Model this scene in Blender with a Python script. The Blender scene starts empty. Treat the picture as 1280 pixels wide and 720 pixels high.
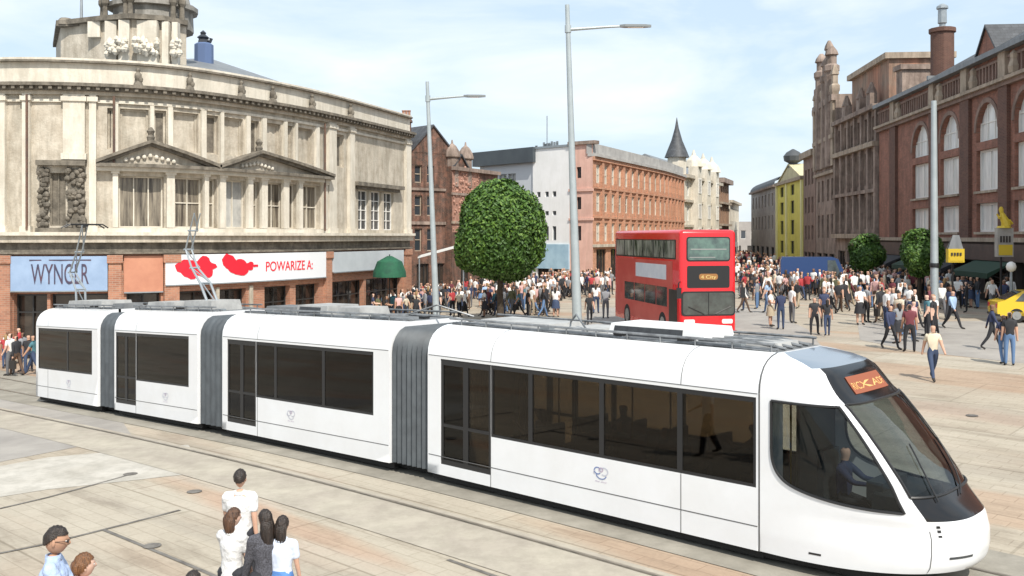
import bpy, bmesh, math, random
from mathutils import Vector, Matrix
from mathutils.geometry import delaunay_2d_cdt
R=random.Random(7)
SC=bpy.context.scene; COL=SC.collection
PI=math.pi
F=1230.0; HZ=295.0; CZ=5.05
# ------------------------------------------------------------ ground height
def gz(x,y):
    dd=max(0.0,y-12.0); e=dd*dd/(dd+4.0) if dd>0 else 0.0
    e=22*math.tanh(e/22)
    return 1.2*math.tanh(.0035*e*(x+2.75)/1.2)
def gpt(px,py):
    """ground point seen at photo pixel px,py"""
    r=(px-640)/F; d=CZ*F/(py-HZ)
    for _ in range(60):
        n=F*(CZ-gz(r*d,d))/(py-HZ); d=d*.6+n*.4
    return Vector((r*d,d,gz(r*d,d)))
def zpx(py,d): return CZ+(HZ-py)*d/F
# ------------------------------------------------------------ materials
MC={}
def mat(name,c,c2=None,scale=1.5,rough=.7,metal=0,bump=0,bscale=None,brick=None,spec=.5,streak=0,detail=5,coat=0,grime=0):
    if name in MC: return MC[name]
    m=bpy.data.materials.new(name); m.use_nodes=True; MC[name]=m
    nt=m.node_tree; N=nt.nodes; L=nt.links; b=N['Principled BSDF']
    b.inputs['Roughness'].default_value=rough; b.inputs['Metallic'].default_value=metal
    b.inputs['Specular IOR Level'].default_value=spec; b.inputs['Coat Weight'].default_value=coat
    c=(*c,1)
    if c2 is None and not brick and not bump and not grime:
        b.inputs['Base Color'].default_value=c; return m
    g=N.new('ShaderNodeNewGeometry'); 
    mp=N.new('ShaderNodeMapping'); L.new(g.outputs['Position'],mp.inputs['Vector'])
    if streak: mp.inputs['Scale'].default_value=(1,1,streak)
    ns=N.new('ShaderNodeTexNoise'); ns.inputs['Scale'].default_value=scale; ns.inputs['Detail'].default_value=detail; ns.inputs['Roughness'].default_value=.65
    L.new(mp.outputs[0],ns.inputs['Vector'])
    cr=N.new('ShaderNodeValToRGB'); cr.color_ramp.elements[0].position=.36; cr.color_ramp.elements[1].position=.64
    cr.color_ramp.elements[0].color=(*(c2 or [x*.8 for x in c[:3]]),1); cr.color_ramp.elements[1].color=c
    L.new(ns.outputs['Fac'],cr.inputs[0]); out=cr.outputs[0]
    if brick:
        uv=N.new('ShaderNodeUVMap'); bt=N.new('ShaderNodeTexBrick'); L.new(uv.outputs[0],bt.inputs['Vector'])
        bt.inputs['Scale'].default_value=1; bt.inputs['Brick Width'].default_value=brick[1]; bt.inputs['Row Height'].default_value=brick[2]
        bt.inputs['Mortar Size'].default_value=brick[3] if len(brick)>3 else .012
        bt.inputs['Mortar'].default_value=(*brick[0],1)
        hs=N.new('ShaderNodeHueSaturation'); hs.inputs['Value'].default_value=.72; L.new(out,hs.inputs['Color'])
        L.new(out,bt.inputs['Color1']); L.new(hs.outputs[0],bt.inputs['Color2']); out=bt.outputs['Color']
    if grime:
        n2=N.new('ShaderNodeTexNoise'); n2.inputs['Scale'].default_value=.9; n2.inputs['Detail'].default_value=7; n2.inputs['Roughness'].default_value=.75
        m2=N.new('ShaderNodeMapping'); m2.inputs['Scale'].default_value=(2.2,2.2,.35); L.new(g.outputs['Position'],m2.inputs['Vector']); L.new(m2.outputs[0],n2.inputs['Vector'])
        r2=N.new('ShaderNodeValToRGB'); r2.color_ramp.elements[0].position=.40; r2.color_ramp.elements[1].position=.58
        r2.color_ramp.elements[0].color=(1-grime,)*2+(1-grime*1.05,1); r2.color_ramp.elements[1].color=(1,1,1,1)
        L.new(n2.outputs['Fac'],r2.inputs[0])
        mx=N.new('ShaderNodeMix'); mx.data_type='RGBA'; mx.blend_type='MULTIPLY'; mx.inputs['Factor'].default_value=1
        L.new(out,mx.inputs[6]); L.new(r2.outputs[0],mx.inputs[7]); out=mx.outputs[2]
    L.new(out,b.inputs['Base Color'])
    if bump:
        nb=N.new('ShaderNodeTexNoise'); nb.inputs['Scale'].default_value=bscale or scale*6; nb.inputs['Detail'].default_value=4
        L.new(g.outputs['Position'],nb.inputs['Vector'])
        bp=N.new('ShaderNodeBump'); bp.inputs['Strength'].default_value=bump; bp.inputs['Distance'].default_value=.05
        L.new(nb.outputs['Fac'],bp.inputs['Height']); L.new(bp.outputs[0],b.inputs['Normal'])
    return m
def emit(name,c,s):
    m=mat(name,(0.02,0.02,0.02)); b=m.node_tree.nodes['Principled BSDF']
    b.inputs['Emission Color'].default_value=(*c,1); b.inputs['Emission Strength'].default_value=s; return m
def clearglass(name,tint,fac=.9,rough=.02):
    m=bpy.data.materials.new(name); m.use_nodes=True; nt=m.node_tree; N=nt.nodes; L=nt.links
    N.remove(N['Principled BSDF'])
    t=N.new('ShaderNodeBsdfTransparent'); t.inputs[0].default_value=(*tint,1)
    g=N.new('ShaderNodeBsdfGlossy'); g.inputs['Roughness'].default_value=rough; g.inputs[0].default_value=(.95,.95,.95,1)
    fr=N.new('ShaderNodeFresnel'); fr.inputs['IOR'].default_value=fac
    mx=N.new('ShaderNodeMixShader'); L.new(fr.outputs[0],mx.inputs[0]); L.new(t.outputs[0],mx.inputs[1]); L.new(g.outputs[0],mx.inputs[2])
    L.new(mx.outputs[0],N['Material Output'].inputs[0]); MC[name]=m; return m
# ------------------------------------------------------------ objects
WL={}
def root(name,label,cat,loc=(0,0,0),rz=0,group=None,world=False):
    o=bpy.data.objects.new(name,None); COL.objects.link(o); o.empty_display_size=.3
    o.location=loc; o.rotation_euler=(0,0,rz); o['label']=label; o['category']=cat
    if group: o['group']=group
    WL[o.name]=Vector(loc) if world else Vector((0,0,0))
    return o
class MB:
    def __init__(s): s.v=[];s.f=[];s.uv=[];s.mi=[]
    def poly(s,pts,m=0,uv=None):
        k=len(s.v); s.v+= [Vector(p) for p in pts]; s.f.append(list(range(k,k+len(pts)))); s.mi.append(m)
        if uv is None:
            a=s.v[k]; n=(s.v[k+1]-a).cross(s.v[k+2]-a)
            if abs(n.z)>max(abs(n.x),abs(n.y)): uv=[(p[0],p[1]) for p in pts]
            elif abs(n.x)>abs(n.y): uv=[(p[1],p[2]) for p in pts]
            else: uv=[(p[0],p[2]) for p in pts]
        s.uv.append(uv)
    def box(s,M,u0,u1,n0,n1,z0,z1,m=0,du=1.5,caps=True):
        M=M or ID
        k=max(1,int(math.ceil((u1-u0)/du))) if M is not ID and getattr(M,'curved',False) else 1
        for i in range(k):
            a=u0+(u1-u0)*i/k; b=u0+(u1-u0)*(i+1)/k
            P=lambda u,n,z:M(u,n,z)
            s.poly([P(a,n1,z0),P(b,n1,z0),P(b,n1,z1),P(a,n1,z1)],m,[(a,z0),(b,z0),(b,z1),(a,z1)])
            s.poly([P(b,n0,z0),P(a,n0,z0),P(a,n0,z1),P(b,n0,z1)],m,[(b,z0),(a,z0),(a,z1),(b,z1)])
            s.poly([P(a,n1,z1),P(b,n1,z1),P(b,n0,z1),P(a,n0,z1)],m,[(a,n1),(b,n1),(b,n0),(a,n0)])
            s.poly([P(a,n0,z0),P(b,n0,z0),P(b,n1,z0),P(a,n1,z0)],m,[(a,n0),(b,n0),(b,n1),(a,n1)])
        s.poly([P(u0,n0,z0),P(u0,n1,z0),P(u0,n1,z1),P(u0,n0,z1)],m,[(n0,z0),(n1,z0),(n1,z1),(n0,z1)])
        s.poly([P(u1,n1,z0),P(u1,n0,z0),P(u1,n0,z1),P(u1,n1,z1)],m,[(n1,z0),(n0,z0),(n0,z1),(n1,z1)])
        return s
    def tube(s,pts,r,seg=8,m=0,cap=True):
        pts=[Vector(p) for p in pts]; n=len(pts)
        rr=r if isinstance(r,(list,tuple)) else [r]*n
        rings=[]; up=None
        for i in range(n):
            d=(pts[min(i+1,n-1)]-pts[max(i-1,0)]).normalized()
            if up is None: up=Vector((0,0,1)) if abs(d.z)<.9 else Vector((1,0,0))
            a=d.cross(up).normalized(); b=a.cross(d).normalized(); up=b
            k=len(s.v)
            for j in range(seg):
                t=2*PI*j/seg; s.v.append(pts[i]+(a*math.cos(t)+b*math.sin(t))*rr[i])
            rings.append(k)
        for i in range(n-1):
            for j in range(seg):
                j2=(j+1)%seg
                s.f.append([rings[i]+j,rings[i+1]+j,rings[i+1]+j2,rings[i]+j2]); s.mi.append(m)
                s.uv.append([(j*.1,i),(j*.1,i+1),(j*.1+.1,i+1),(j*.1+.1,i)])
        if cap:
            s.f.append([rings[0]+j for j in range(seg)]); s.mi.append(m); s.uv.append([(0,0)]*seg)
            s.f.append([rings[-1]+j for j in range(seg)][::-1]); s.mi.append(m); s.uv.append([(0,0)]*seg)
        return s
    def lathe(s,c,prof,seg=16,m=0,sx=1,sy=1):
        c=Vector(c); rings=[]
        for r,z in prof:
            k=len(s.v)
            for j in range(seg):
                t=2*PI*(j+.5)/seg; s.v.append(c+Vector((r*math.cos(t)*sx,r*math.sin(t)*sy,z)))
            rings.append(k)
        for i in range(len(prof)-1):
            for j in range(seg):
                j2=(j+1)%seg
                s.f.append([rings[i]+j,rings[i]+j2,rings[i+1]+j2,rings[i+1]+j]); s.mi.append(m)
                w=2*PI*max(prof[i][0],prof[i+1][0])/seg
                s.uv.append([(j*w,prof[i][1]),(j*w+w,prof[i][1]),(j*w+w,prof[i+1][1]),(j*w,prof[i+1][1])])
        s.f.append([rings[0]+j for j in range(seg)][::-1]); s.mi.append(m); s.uv.append([(0,0)]*seg)
        s.f.append([rings[-1]+j for j in range(seg)]); s.mi.append(m); s.uv.append([(0,0)]*seg)
        return s
    def mesh(s,mm,sub=None,mat_=None):
        k=len(s.v)
        for v in mm.vertices: s.v.append(mat_@v.co if mat_ else v.co.copy())
        for p in mm.polygons:
            s.f.append([k+i for i in p.vertices]); s.mi.append(p.material_index); s.uv.append([(0,0)]*len(p.vertices))
    def build(s,name,mats,parent=None,smooth=False,loc=None,angle=40,merge=True):
        if not isinstance(mats,(list,tuple)): mats=[mats]
        off=WL[parent.name] if parent else (Vector(loc) if loc else Vector((0,0,0)))
        me=bpy.data.meshes.new(name); me.from_pydata([v-off for v in s.v],[],s.f)
        for m in mats: me.materials.append(m)
        ul=me.uv_layers.new(name='UVMap')
        fl=[c for u in s.uv for p in u for c in p]; ul.data.foreach_set('uv',fl)
        me.polygons.foreach_set('material_index',s.mi)
        if smooth:
            bm=bmesh.new(); bm.from_mesh(me)
            if merge: bmesh.ops.remove_doubles(bm,verts=bm.verts,dist=1e-4)
            bmesh.ops.recalc_face_normals(bm,faces=bm.faces)
            bm.to_mesh(me); bm.free(); me.shade_smooth(); me.set_sharp_from_angle(angle=math.radians(angle))
        me.update()
        o=bpy.data.objects.new(name,me); COL.objects.link(o)
        if parent:
            o.parent=parent; WL[o.name]=off
        else:
            o.location=off; WL[o.name]=off
        return o
def thing1(o,label,cat,group=None):
    o['label']=label; o['category']=cat
    if group: o['group']=group
    return o
def struct(o,kind='structure'): o['kind']=kind; return o
def ID(u,n,z): return Vector((u,n,z))
def copy_tree(o,parent=None):
    c=o.copy(); COL.objects.link(c); c.parent=parent
    for ch in list(o.children): copy_tree(ch,c)
    return c
# straight facade map; outward n is to the picture side
def smap(p0,p1):
    p0=Vector(p0);p1=Vector(p1); t=(p1-p0); Lh=t.length; t=t/Lh; n=Vector((t.y,-t.x))
    def M(u,nn,z): q=p0+t*u+n*nn; return Vector((q.x,q.y,z))
    M.L=Lh; M.curved=False
    def q(px):
        r=(px-640)/F; # intersection of ray with line
        den=t.x-r*t.y
        return (r*p0.y-p0.x)/den
    M.px=q; M.d=lambda u:(p0+t*u).y
    return M
def cmap(pts,step=.5):
    P=[Vector(p) for p in pts]; out=[]
    for i in range(len(P)-1):
        a=P[max(i-1,0)];b=P[i];c=P[i+1];d=P[min(i+2,len(P)-1)]
        for k in range(20):
            t=k/20; out.append(.5*((2*b)+(c-a)*t+(2*a-5*b+4*c-d)*t*t+(3*b-a-3*c+d)*t**3))
    out.append(P[-1]); S=[0]
    for i in range(1,len(out)): S.append(S[-1]+(out[i]-out[i-1]).length)
    import bisect
    def at(u):
        u=min(max(u,0),S[-1]-1e-6); i=min(bisect.bisect_right(S,u),len(S)-1); f=(u-S[i-1])/(S[i]-S[i-1])
        return out[i-1].lerp(out[i],f)
    def M(u,nn,z):
        p=at(u); t=(at(u+.8)-at(u-.8)).normalized(); q=p+Vector((t.y,-t.x))*nn
        return Vector((q.x,q.y,z))
    M.L=S[-1]; M.curved=True
    def q(px):
        best=0;bd=1e9
        for i in range(len(out)):
            e=abs(640+F*out[i].x/out[i].y-px)
            if e<bd: bd=e;best=i
        lo=max(0,best-1); hi=min(len(out)-1,best+1)
        bu=S[best]; 
        for k in range(41):
            u=S[lo]+(S[hi]-S[lo])*k/40; p=at(u); e=abs(640+F*p.x/p.y-px)
            if e<bd: bd=e;bu=u
        return bu
    M.px=q; M.d=lambda u:at(u).y
    return M
def wall(mb,M,U0,U1,Z0,Z1,ops,m=0,rev=.3,du=1.5,n=0.0):
    """front sheet with openings and their reveals; ops: (u0,u1,z0,z1,arch)"""
    us=sorted({U0,U1,*[o[0] for o in ops],*[o[1] for o in ops]}); zs=sorted({Z0,Z1,*[o[2] for o in ops],*[o[3] for o in ops]})
    us=[u for u in us if U0<=u<=U1]; zs=[z for z in zs if Z0<=z<=Z1]
    for i in range(len(us)-1):
        a,b=us[i],us[i+1]
        if b-a<1e-4: continue
        k=max(1,int(math.ceil((b-a)/du))) if M.curved else 1
        for j in range(len(zs)-1):
            c,d=zs[j],zs[j+1]
            if d-c<1e-4: continue
            uc,zc=(a+b)/2,(c+d)/2
            if any(o[0]<uc<o[1] and o[2]<zc<o[3] for o in ops): continue
            for q in range(k):
                x=a+(b-a)*q/k; y=a+(b-a)*(q+1)/k
                mb.poly([M(x,n,c),M(y,n,c),M(y,n,d),M(x,n,d)],m,[(x,c),(y,c),(y,d),(x,d)])
    for o in ops:
        a,b,c,d=o[:4]; arch=len(o)>4 and o[4]
        r=(b-a)/2; top=d-r if arch else d
        for (p,q) in (((a,c),(a,top)),((b,top),(b,c)),((b,c),(a,c))):
            mb.poly([M(p[0],n,p[1]),M(q[0],n,q[1]),M(q[0],n-rev,q[1]),M(p[0],n-rev,p[1])],m,[(0,p[1]),(0,q[1]),(rev,q[1]),(rev,p[1])])
        if not arch:
            mb.poly([M(a,n,d),M(b,n,d),M(b,n-rev,d),M(a,n-rev,d)],m,[(a,0),(b,0),(b,rev),(a,rev)])
        else:
            K=10; arc=[(a+r-r*math.cos(PI*i/K),top+r*math.sin(PI*i/K)) for i in range(K+1)]
            for i in range(K):
                p,q=arc[i],arc[i+1]
                mb.poly([M(p[0],n,p[1]),M(q[0],n,q[1]),M(q[0],n,d),M(p[0],n,d)],m,[p,q,(q[0],d),(p[0],d)])
                mb.poly([M(p[0],n,p[1]),M(p[0],n-rev,p[1]),M(q[0],n-rev,q[1]),M(q[0],n,q[1])],m,[p,(p[0],p[1]),q,q])
def window(parent,M,op,fm,pm,rev=.3,fw=.07,mull=1,tr=0,n=0.0,name='window',pane='pane'):
    a,b,c,d=op[:4]; nn=n-rev
    f=MB(); 
    f.box(M,a,a+fw,nn+.03,nn+.12,c,d); f.box(M,b-fw,b,nn+.03,nn+.12,c,d)
    f.box(M,a+fw,b-fw,nn+.03,nn+.12,c,c+fw); f.box(M,a+fw,b-fw,nn+.03,nn+.12,d-fw,d)
    for i in range(mull):
        x=a+(b-a)*(i+1)/(mull+1); f.box(M,x-fw*.4,x+fw*.4,nn+.03,nn+.115,c+fw,d-fw)
    for i in range(tr):
        z=c+(d-c)*(i+1)/(tr+1); f.box(M,a+fw,b-fw,nn+.04,nn+.105,z-fw*.4,z+fw*.4)
    fo=f.build(name,fm,parent)
    p=MB(); p.box(M,a,b,nn-.03,nn+.05,c,d,du=3); p.build(pane,pm,fo)
    return fo
def prism(mb,pts,z0,z1,m=0):
    n=len(pts)
    for i in range(n):
        a=pts[i];b=pts[(i+1)%n]; l=math.hypot(b[0]-a[0],b[1]-a[1])
        mb.poly([(a[0],a[1],z0),(b[0],b[1],z0),(b[0],b[1],z1),(a[0],a[1],z1)],m,[(0,z0),(l,z0),(l,z1),(0,z1)])
    mb.poly([(p[0],p[1],z1) for p in pts],m); mb.poly([(p[0],p[1],z0) for p in pts][::-1],m)
def text_mb(body,size,fn,depth=.01,shear=0,width=None):
    cu=bpy.data.curves.new('txt','FONT'); cu.body=body; cu.size=size; cu.extrude=depth; cu.shear=shear
    o=bpy.data.objects.new('txt',cu); COL.objects.link(o); dg=bpy.context.evaluated_depsgraph_get(); 
    me=bpy.data.meshes.new_from_object(o.evaluated_get(dg)); bpy.data.objects.remove(o); bpy.data.curves.remove(cu)
    mb=MB(); xs=[v.co.x for v in me.vertices]; x0,x1=min(xs),max(xs); k=(width/(x1-x0)) if width else 1
    for v in me.vertices: mb.v.append(fn((v.co.x-x0)*k,v.co.y,v.co.z))
    for p in me.polygons: mb.f.append(list(p.vertices)); mb.mi.append(0); mb.uv.append([(0,0)]*len(p.vertices))
    bpy.data.meshes.remove(me); return mb
# ------------------------------------------------------------ camera, light, sky
cam=bpy.data.cameras.new('camera'); co=bpy.data.objects.new('camera',cam); COL.objects.link(co); SC.camera=co
co.location=(0,0,CZ); co.rotation_euler=(PI/2,0,0); cam.sensor_width=36; cam.lens=36*F/1280; cam.shift_y=-(360-HZ)/1280; cam.clip_end=6000
SEL=math.radians(50); SAZ=Vector((.34,-.94)).normalized()
sd=Vector((SAZ.x*math.cos(SEL),SAZ.y*math.cos(SEL),math.sin(SEL)))
sl=bpy.data.lights.new('sun','SUN'); sl.energy=4.6; sl.angle=math.radians(.6); sl.color=(1,.95,.86)
so=bpy.data.objects.new('sun',sl); COL.objects.link(so); so.rotation_euler=sd.to_track_quat('Z','Y').to_euler(); so.location=(0,-20,60)
W=bpy.data.worlds.new("World"); SC.world=W; W.use_nodes=True; nt=W.node_tree; N=nt.nodes; L=nt.links
bg=N['Background']; sky=N.new('ShaderNodeTexSky'); sky.sky_type='NISHITA'; sky.sun_disc=False
sky.sun_elevation=SEL; sky.sun_rotation=math.atan2(SAZ.x,SAZ.y); sky.air_density=1.0; sky.dust_density=1.6; sky.ozone_density=1.2
tc=N.new('ShaderNodeTexCoord'); mp=N.new('ShaderNodeMapping'); mp.inputs['Scale'].default_value=(1.2,1.2,4.0); L.new(tc.outputs['Generated'],mp.inputs['Vector'])
ns=N.new('ShaderNodeTexNoise'); ns.inputs['Scale'].default_value=2.3; ns.inputs['Detail'].default_value=6; ns.inputs['Roughness'].default_value=.55; ns.inputs['Distortion'].default_value=.4; L.new(mp.outputs[0],ns.inputs['Vector'])
cr=N.new('ShaderNodeValToRGB'); cr.color_ramp.elements[0].position=.40; cr.color_ramp.elements[0].color=(.12,.12,.12,1); cr.color_ramp.elements[1].position=.72; cr.color_ramp.elements[1].color=(.95,.95,.95,1)
L.new(ns.outputs['Fac'],cr.inputs[0])
mx=N.new('ShaderNodeMix'); mx.data_type='RGBA'; L.new(cr.outputs[0],mx.inputs[0]); L.new(sky.outputs[0],mx.inputs[6]); mx.inputs[7].default_value=(8.6,8.9,9.2,1)
mb0=N.new('ShaderNodeMix'); mb0.data_type='RGBA'; mb0.inputs[0].default_value=.62; L.new(sky.outputs[0],mb0.inputs[6]); mb0.inputs[7].default_value=(5.8,7.4,8.7,1); L.new(mb0.outputs[2],mx.inputs[6])
L.new(mx.outputs[2],bg.inputs[0]); bg.inputs[1].default_value=.115
SC.view_settings.view_transform='Standard'; SC.view_settings.look='None'; SC.view_settings.exposure=.22; SC.view_settings.gamma=1
SC.cycles.max_bounces=6; SC.cycles.diffuse_bounces=3; SC.cycles.glossy_bounces=3; SC.cycles.transparent_max_bounces=14; SC.cycles.transmission_bounces=4
SC.cycles.sample_clamp_indirect=4
# ------------------------------------------------------------ common materials
STONE=mat('cream_stone',(.56,.505,.42),(.43,.375,.30),scale=1.6,rough=.85,bump=.45,bscale=9,grime=.28)
STONE_W=mat('pale_stone',(.69,.64,.55),(.60,.545,.455),scale=.9,rough=.85,bump=.25,bscale=8,grime=.2)
STONE_D=mat('weathered_stone_and_shade',(.235,.205,.165),(.12,.105,.085),scale=2.2,rough=.9,bump=.5,bscale=10,grime=.3)
TERRA=mat('terracotta',(.46,.215,.13),(.36,.155,.095),scale=1.5,brick=((.36,.28,.22),.3,.1,.008),rough=.8)
BRICK=mat('red_brick',(.38,.16,.11),(.26,.11,.075),scale=1.2,brick=((.20,.14,.11),.25,.085,.007),rough=.85,grime=.25)
BRICK_O=mat('orange_brick',(.62,.31,.19),(.50,.235,.14),scale=1,brick=((.55,.38,.28),.4,.12,.008),rough=.8,grime=.15)
BRICK_D=mat('dark_brick',(.30,.13,.085),(.085,.05,.04),scale=2.2,brick=((.2,.15,.12),.3,.1),rough=.9,grime=.5)
SAND=mat('brown_sandstone',(.36,.28,.235),(.21,.155,.13),scale=.8,rough=.9,bump=.4,grime=.4)
SANDL=mat('light_sandstone',(.44,.36,.28),(.31,.245,.19),scale=1,rough=.9,grime=.3)
LEAD=mat('lead_roof',(.20,.21,.22),(.13,.14,.15),scale=2,rough=.55,streak=.3)
SLATE=mat('slate_roof',(.085,.09,.10),(.05,.053,.06),scale=2,brick=((.03,.03,.03),.4,.2,.01),rough=.6)
PANE=mat('window_glass',(.035,.042,.05),rough=.06,spec=.9)
PANE_B=mat('window_blind',(.50,.49,.46),(.30,.30,.29),scale=1.4,rough=.25,streak=.5)
CURT=mat('window_curtain',(.30,.26,.20),(.06,.048,.038),scale=6,rough=.35,streak=.08)
DARKP=mat('shop_glass',(.022,.018,.016),(.06,.045,.035),scale=1.2,rough=.08,spec=.8)
WFR=mat('white_frame',(.72,.70,.66),rough=.5)
DFR=mat('dark_frame',(.03,.03,.03),rough=.4)
BLACK=mat('black_paint',(.015,.015,.016),rough=.45)
GREYM=mat('grey_metal',(.33,.36,.38),(.27,.30,.32),scale=3,rough=.42,metal=.4)
# ============================================================ GROUND
def axis(lo,hi,dense0,dense1,st):
    a=[];x=dense0
    while x<=dense1+1e-6: a.append(x); x+=st
    s=st
    while a[-1]<hi: s*=1.25; a.append(min(hi,a[-1]+s))
    s=st
    while a[0]>lo: s*=1.25; a.insert(0,max(lo,a[0]-s))
    return a
gx=axis(-1500,1500,-36,44,1.0); gy=axis(-60,3000,0,84,1.0)
mb=MB(); nx=len(gx)
for y in gy:
    for x in gx: mb.v.append(Vector((x,y,gz(x,y))))
for j in range(len(gy)-1):
    for i in range(nx-1):
        k=j*nx+i; mb.f.append([k,k+1,k+nx+1,k+nx]); mb.mi.append(0); mb.uv.append([(gx[i],gy[j]),(gx[i+1],gy[j]),(gx[i+1],gy[j+1]),(gx[i],gy[j+1])])
TD=Vector((.732,-.682)).normalized(); TN=Vector((-.682,-.732)).normalized(); T0=Vector((-16.3,33.7))-TN*1.3
def paving():
    m=bpy.data.materials.new('plaza_paving'); m.use_nodes=True; nt=m.node_tree; N=nt.nodes; L=nt.links; b=N['Principled BSDF']
    g=N.new('ShaderNodeNewGeometry'); mp=N.new('ShaderNodeMapping'); mp.inputs['Rotation'].default_value=(0,0,math.atan2(.682,.732)); L.new(g.outputs['Position'],mp.inputs['Vector'])
    P=mp.outputs[0]
    def noise(scale,det=5,vec=None,rough=.6,sc=None):
        n=N.new('ShaderNodeTexNoise'); n.inputs['Scale'].default_value=scale; n.inputs['Detail'].default_value=det; n.inputs['Roughness'].default_value=rough
        v=vec or P
        if sc: q=N.new('ShaderNodeMapping'); q.inputs['Scale'].default_value=sc; L.new(v,q.inputs['Vector']); v=q.outputs[0]
        L.new(v,n.inputs['Vector']); return n.outputs['Fac']
    def ramp(f,stops):
        r=N.new('ShaderNodeValToRGB'); 
        while len(r.color_ramp.elements)<len(stops): r.color_ramp.elements.new(.5)
        for e,(p,c) in zip(r.color_ramp.elements,stops): e.position=p; e.color=(*c,1)
        L.new(f,r.inputs[0]); return r.outputs[0]
    def mix(a,b_,f,mode='MIX'):
        x=N.new('ShaderNodeMix'); x.data_type='RGBA'; x.blend_type=mode
        if isinstance(f,(int,float)): x.inputs[0].default_value=f
        else: L.new(f,x.inputs[0])
        for s,q in ((6,a),(7,b_)):
            if isinstance(q,tuple): x.inputs[s].default_value=(*q,1)
            else: L.new(q,x.inputs[s])
        return x.outputs[2]
    base=ramp(noise(.16,4,sc=(.5,1.6,1)),[(.3,(.37,.30,.23)),(.43,(.40,.35,.28)),(.55,(.43,.385,.31)),(.66,(.42,.34,.27))])
    # big colour bands of setts laid along the tramway
    w=N.new('ShaderNodeTexNoise'); w.inputs['Scale'].default_value=1; w.inputs['Detail'].default_value=1
    q=N.new('ShaderNodeMapping'); q.inputs['Scale'].default_value=(.05,.45,1); L.new(P,q.inputs['Vector']); L.new(q.outputs[0],w.inputs['Vector'])
    bands=ramp(w.outputs['Fac'],[(.36,(.97,.80,.71)),(.42,(1,1,1)),(.57,(1,1,1)),(.62,(.84,.84,.85))])
    base=mix(base,bands,.8,'MULTIPLY')
    bt=N.new('ShaderNodeTexBrick'); L.new(P,bt.inputs['Vector']); bt.inputs['Scale'].default_value=1; bt.inputs['Brick Width'].default_value=.62; bt.inputs['Row Height'].default_value=.31
    bt.inputs['Mortar Size'].default_value=.011; bt.inputs['Mortar Smooth'].default_value=.3
    bt.inputs['Color1'].default_value=(1,1,1,1); bt.inputs['Color2'].default_value=(.92,.915,.905,1); bt.inputs['Mortar'].default_value=(.74,.72,.69,1)
    c=mix(base,bt.outputs['Color'],.85,'MULTIPLY')
    b2=N.new('ShaderNodeTexBrick'); L.new(P,b2.inputs['Vector']); b2.inputs['Scale'].default_value=1; b2.inputs['Brick Width'].default_value=4.8; b2.inputs['Row Height'].default_value=3.1; b2.offset=.5
    b2.inputs['Mortar Size'].default_value=.028; b2.inputs['Color1'].default_value=(1,1,1,1); b2.inputs['Color2'].default_value=(.93,.90,.87,1); b2.inputs['Mortar'].default_value=(.76,.74,.71,1)
    c=mix(c,b2.outputs['Color'],1,'MULTIPLY')
    st=ramp(noise(.9,8,sc=(.35,1.5,1),rough=.72),[(.36,(.70,.68,.66)),(.5,(1,1,1))])
    c=mix(c,st,.8,'MULTIPLY')
    st=ramp(noise(14,3,rough=.7),[(.3,(.86,.86,.86)),(.6,(1,1,1))])
    c=mix(c,st,.8,'MULTIPLY')
    L.new(c,b.inputs['Base Color']); b.inputs['Roughness'].default_value=.72
    bp=N.new('ShaderNodeBump'); bp.inputs['Strength'].default_value=.35; bp.inputs['Distance'].default_value=.01; L.new(bt.outputs['Fac'],bp.inputs['Height']); bp.invert=True; L.new(bp.outputs[0],b.inputs['Normal'])
    return m
struct(mb.build('ground',paving(),smooth=True,merge=False))
def sheet(name,poly,m,lift=.006,st=1.0):
    """paved zone: plan polygon cut on the ground's own grid"""
    xs=[p[0] for p in poly]; ys=[p[1] for p in poly]
    bm=bmesh.new(); vs=[bm.verts.new((p[0],p[1],0)) for p in poly]; f=bm.faces.new(vs)
    for ax,lo,hi in ((0,min(xs),max(xs)),(1,min(ys),max(ys))):
        k=math.floor(lo)+1
        while k<hi:
            bmesh.ops.bisect_plane(bm,geom=bm.verts[:]+bm.edges[:]+bm.faces[:],plane_co=(k if ax==0 else 0,k if ax==1 else 0,0),plane_no=(1 if ax==0 else 0,1 if ax==1 else 0,0)); k+=st
    bmesh.ops.triangulate(bm,faces=bm.faces[:])
    for v in bm.verts: v.co.z=gz(v.co.x,v.co.y)+lift
    for fc in bm.faces:
        if fc.normal.z<0: fc.normal_flip()
    bm.normal_update()
    for fc in bm.faces:
        if fc.normal.z<0: fc.normal_flip()
    me=bpy.data.meshes.new(name); bm.to_mesh(me); bm.free(); me.materials.append(m)
    o=bpy.data.objects.new(name,me); COL.objects.link(o); return struct(o)
def tw(t,w): p=T0+TD*t+TN*w; return (p.x,p.y)
ROAD_SHADE=mat('grey_road_and_shade',(.34,.315,.285),(.26,.24,.22),scale=.7,rough=.8,bump=.3,bscale=60,detail=8)  # grey for road surface and for shade painted on the paving
PALE=mat('pale_concrete_paving',(.49,.46,.41),(.41,.38,.33),scale=.8,rough=.8,detail=8,grime=.2)
BED_SHADE=mat('track_bed_setts_shade',(.31,.285,.24),(.23,.21,.175),scale=.9,rough=.8,detail=8,grime=.15)  # darkened setts: tram's shadow strip is put into the bed colour
def zone(name,pxs,m,lift=.006): return sheet(name,[tuple(gpt(*p)[:2]) for p in pxs],m,lift)
road_and_shade=zone('road_and_shade',[(1072,404),(1360,400),(1500,432),(1500,452),(1285,455),(1150,440),(1075,425)],ROAD_SHADE)  # grey road with the tall buildings' shade put into its tone
zone('road_and_shade',[(-120,492),(20,488),(135,500),(165,545),(60,566),(-120,600)],ROAD_SHADE)  # cast shadow beside the tram's rear, painted as a grey sheet
zone('road_and_shade',[(735,385),(950,385),(1010,412),(1040,450),(700,450),(728,408)],ROAD_SHADE)
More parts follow.
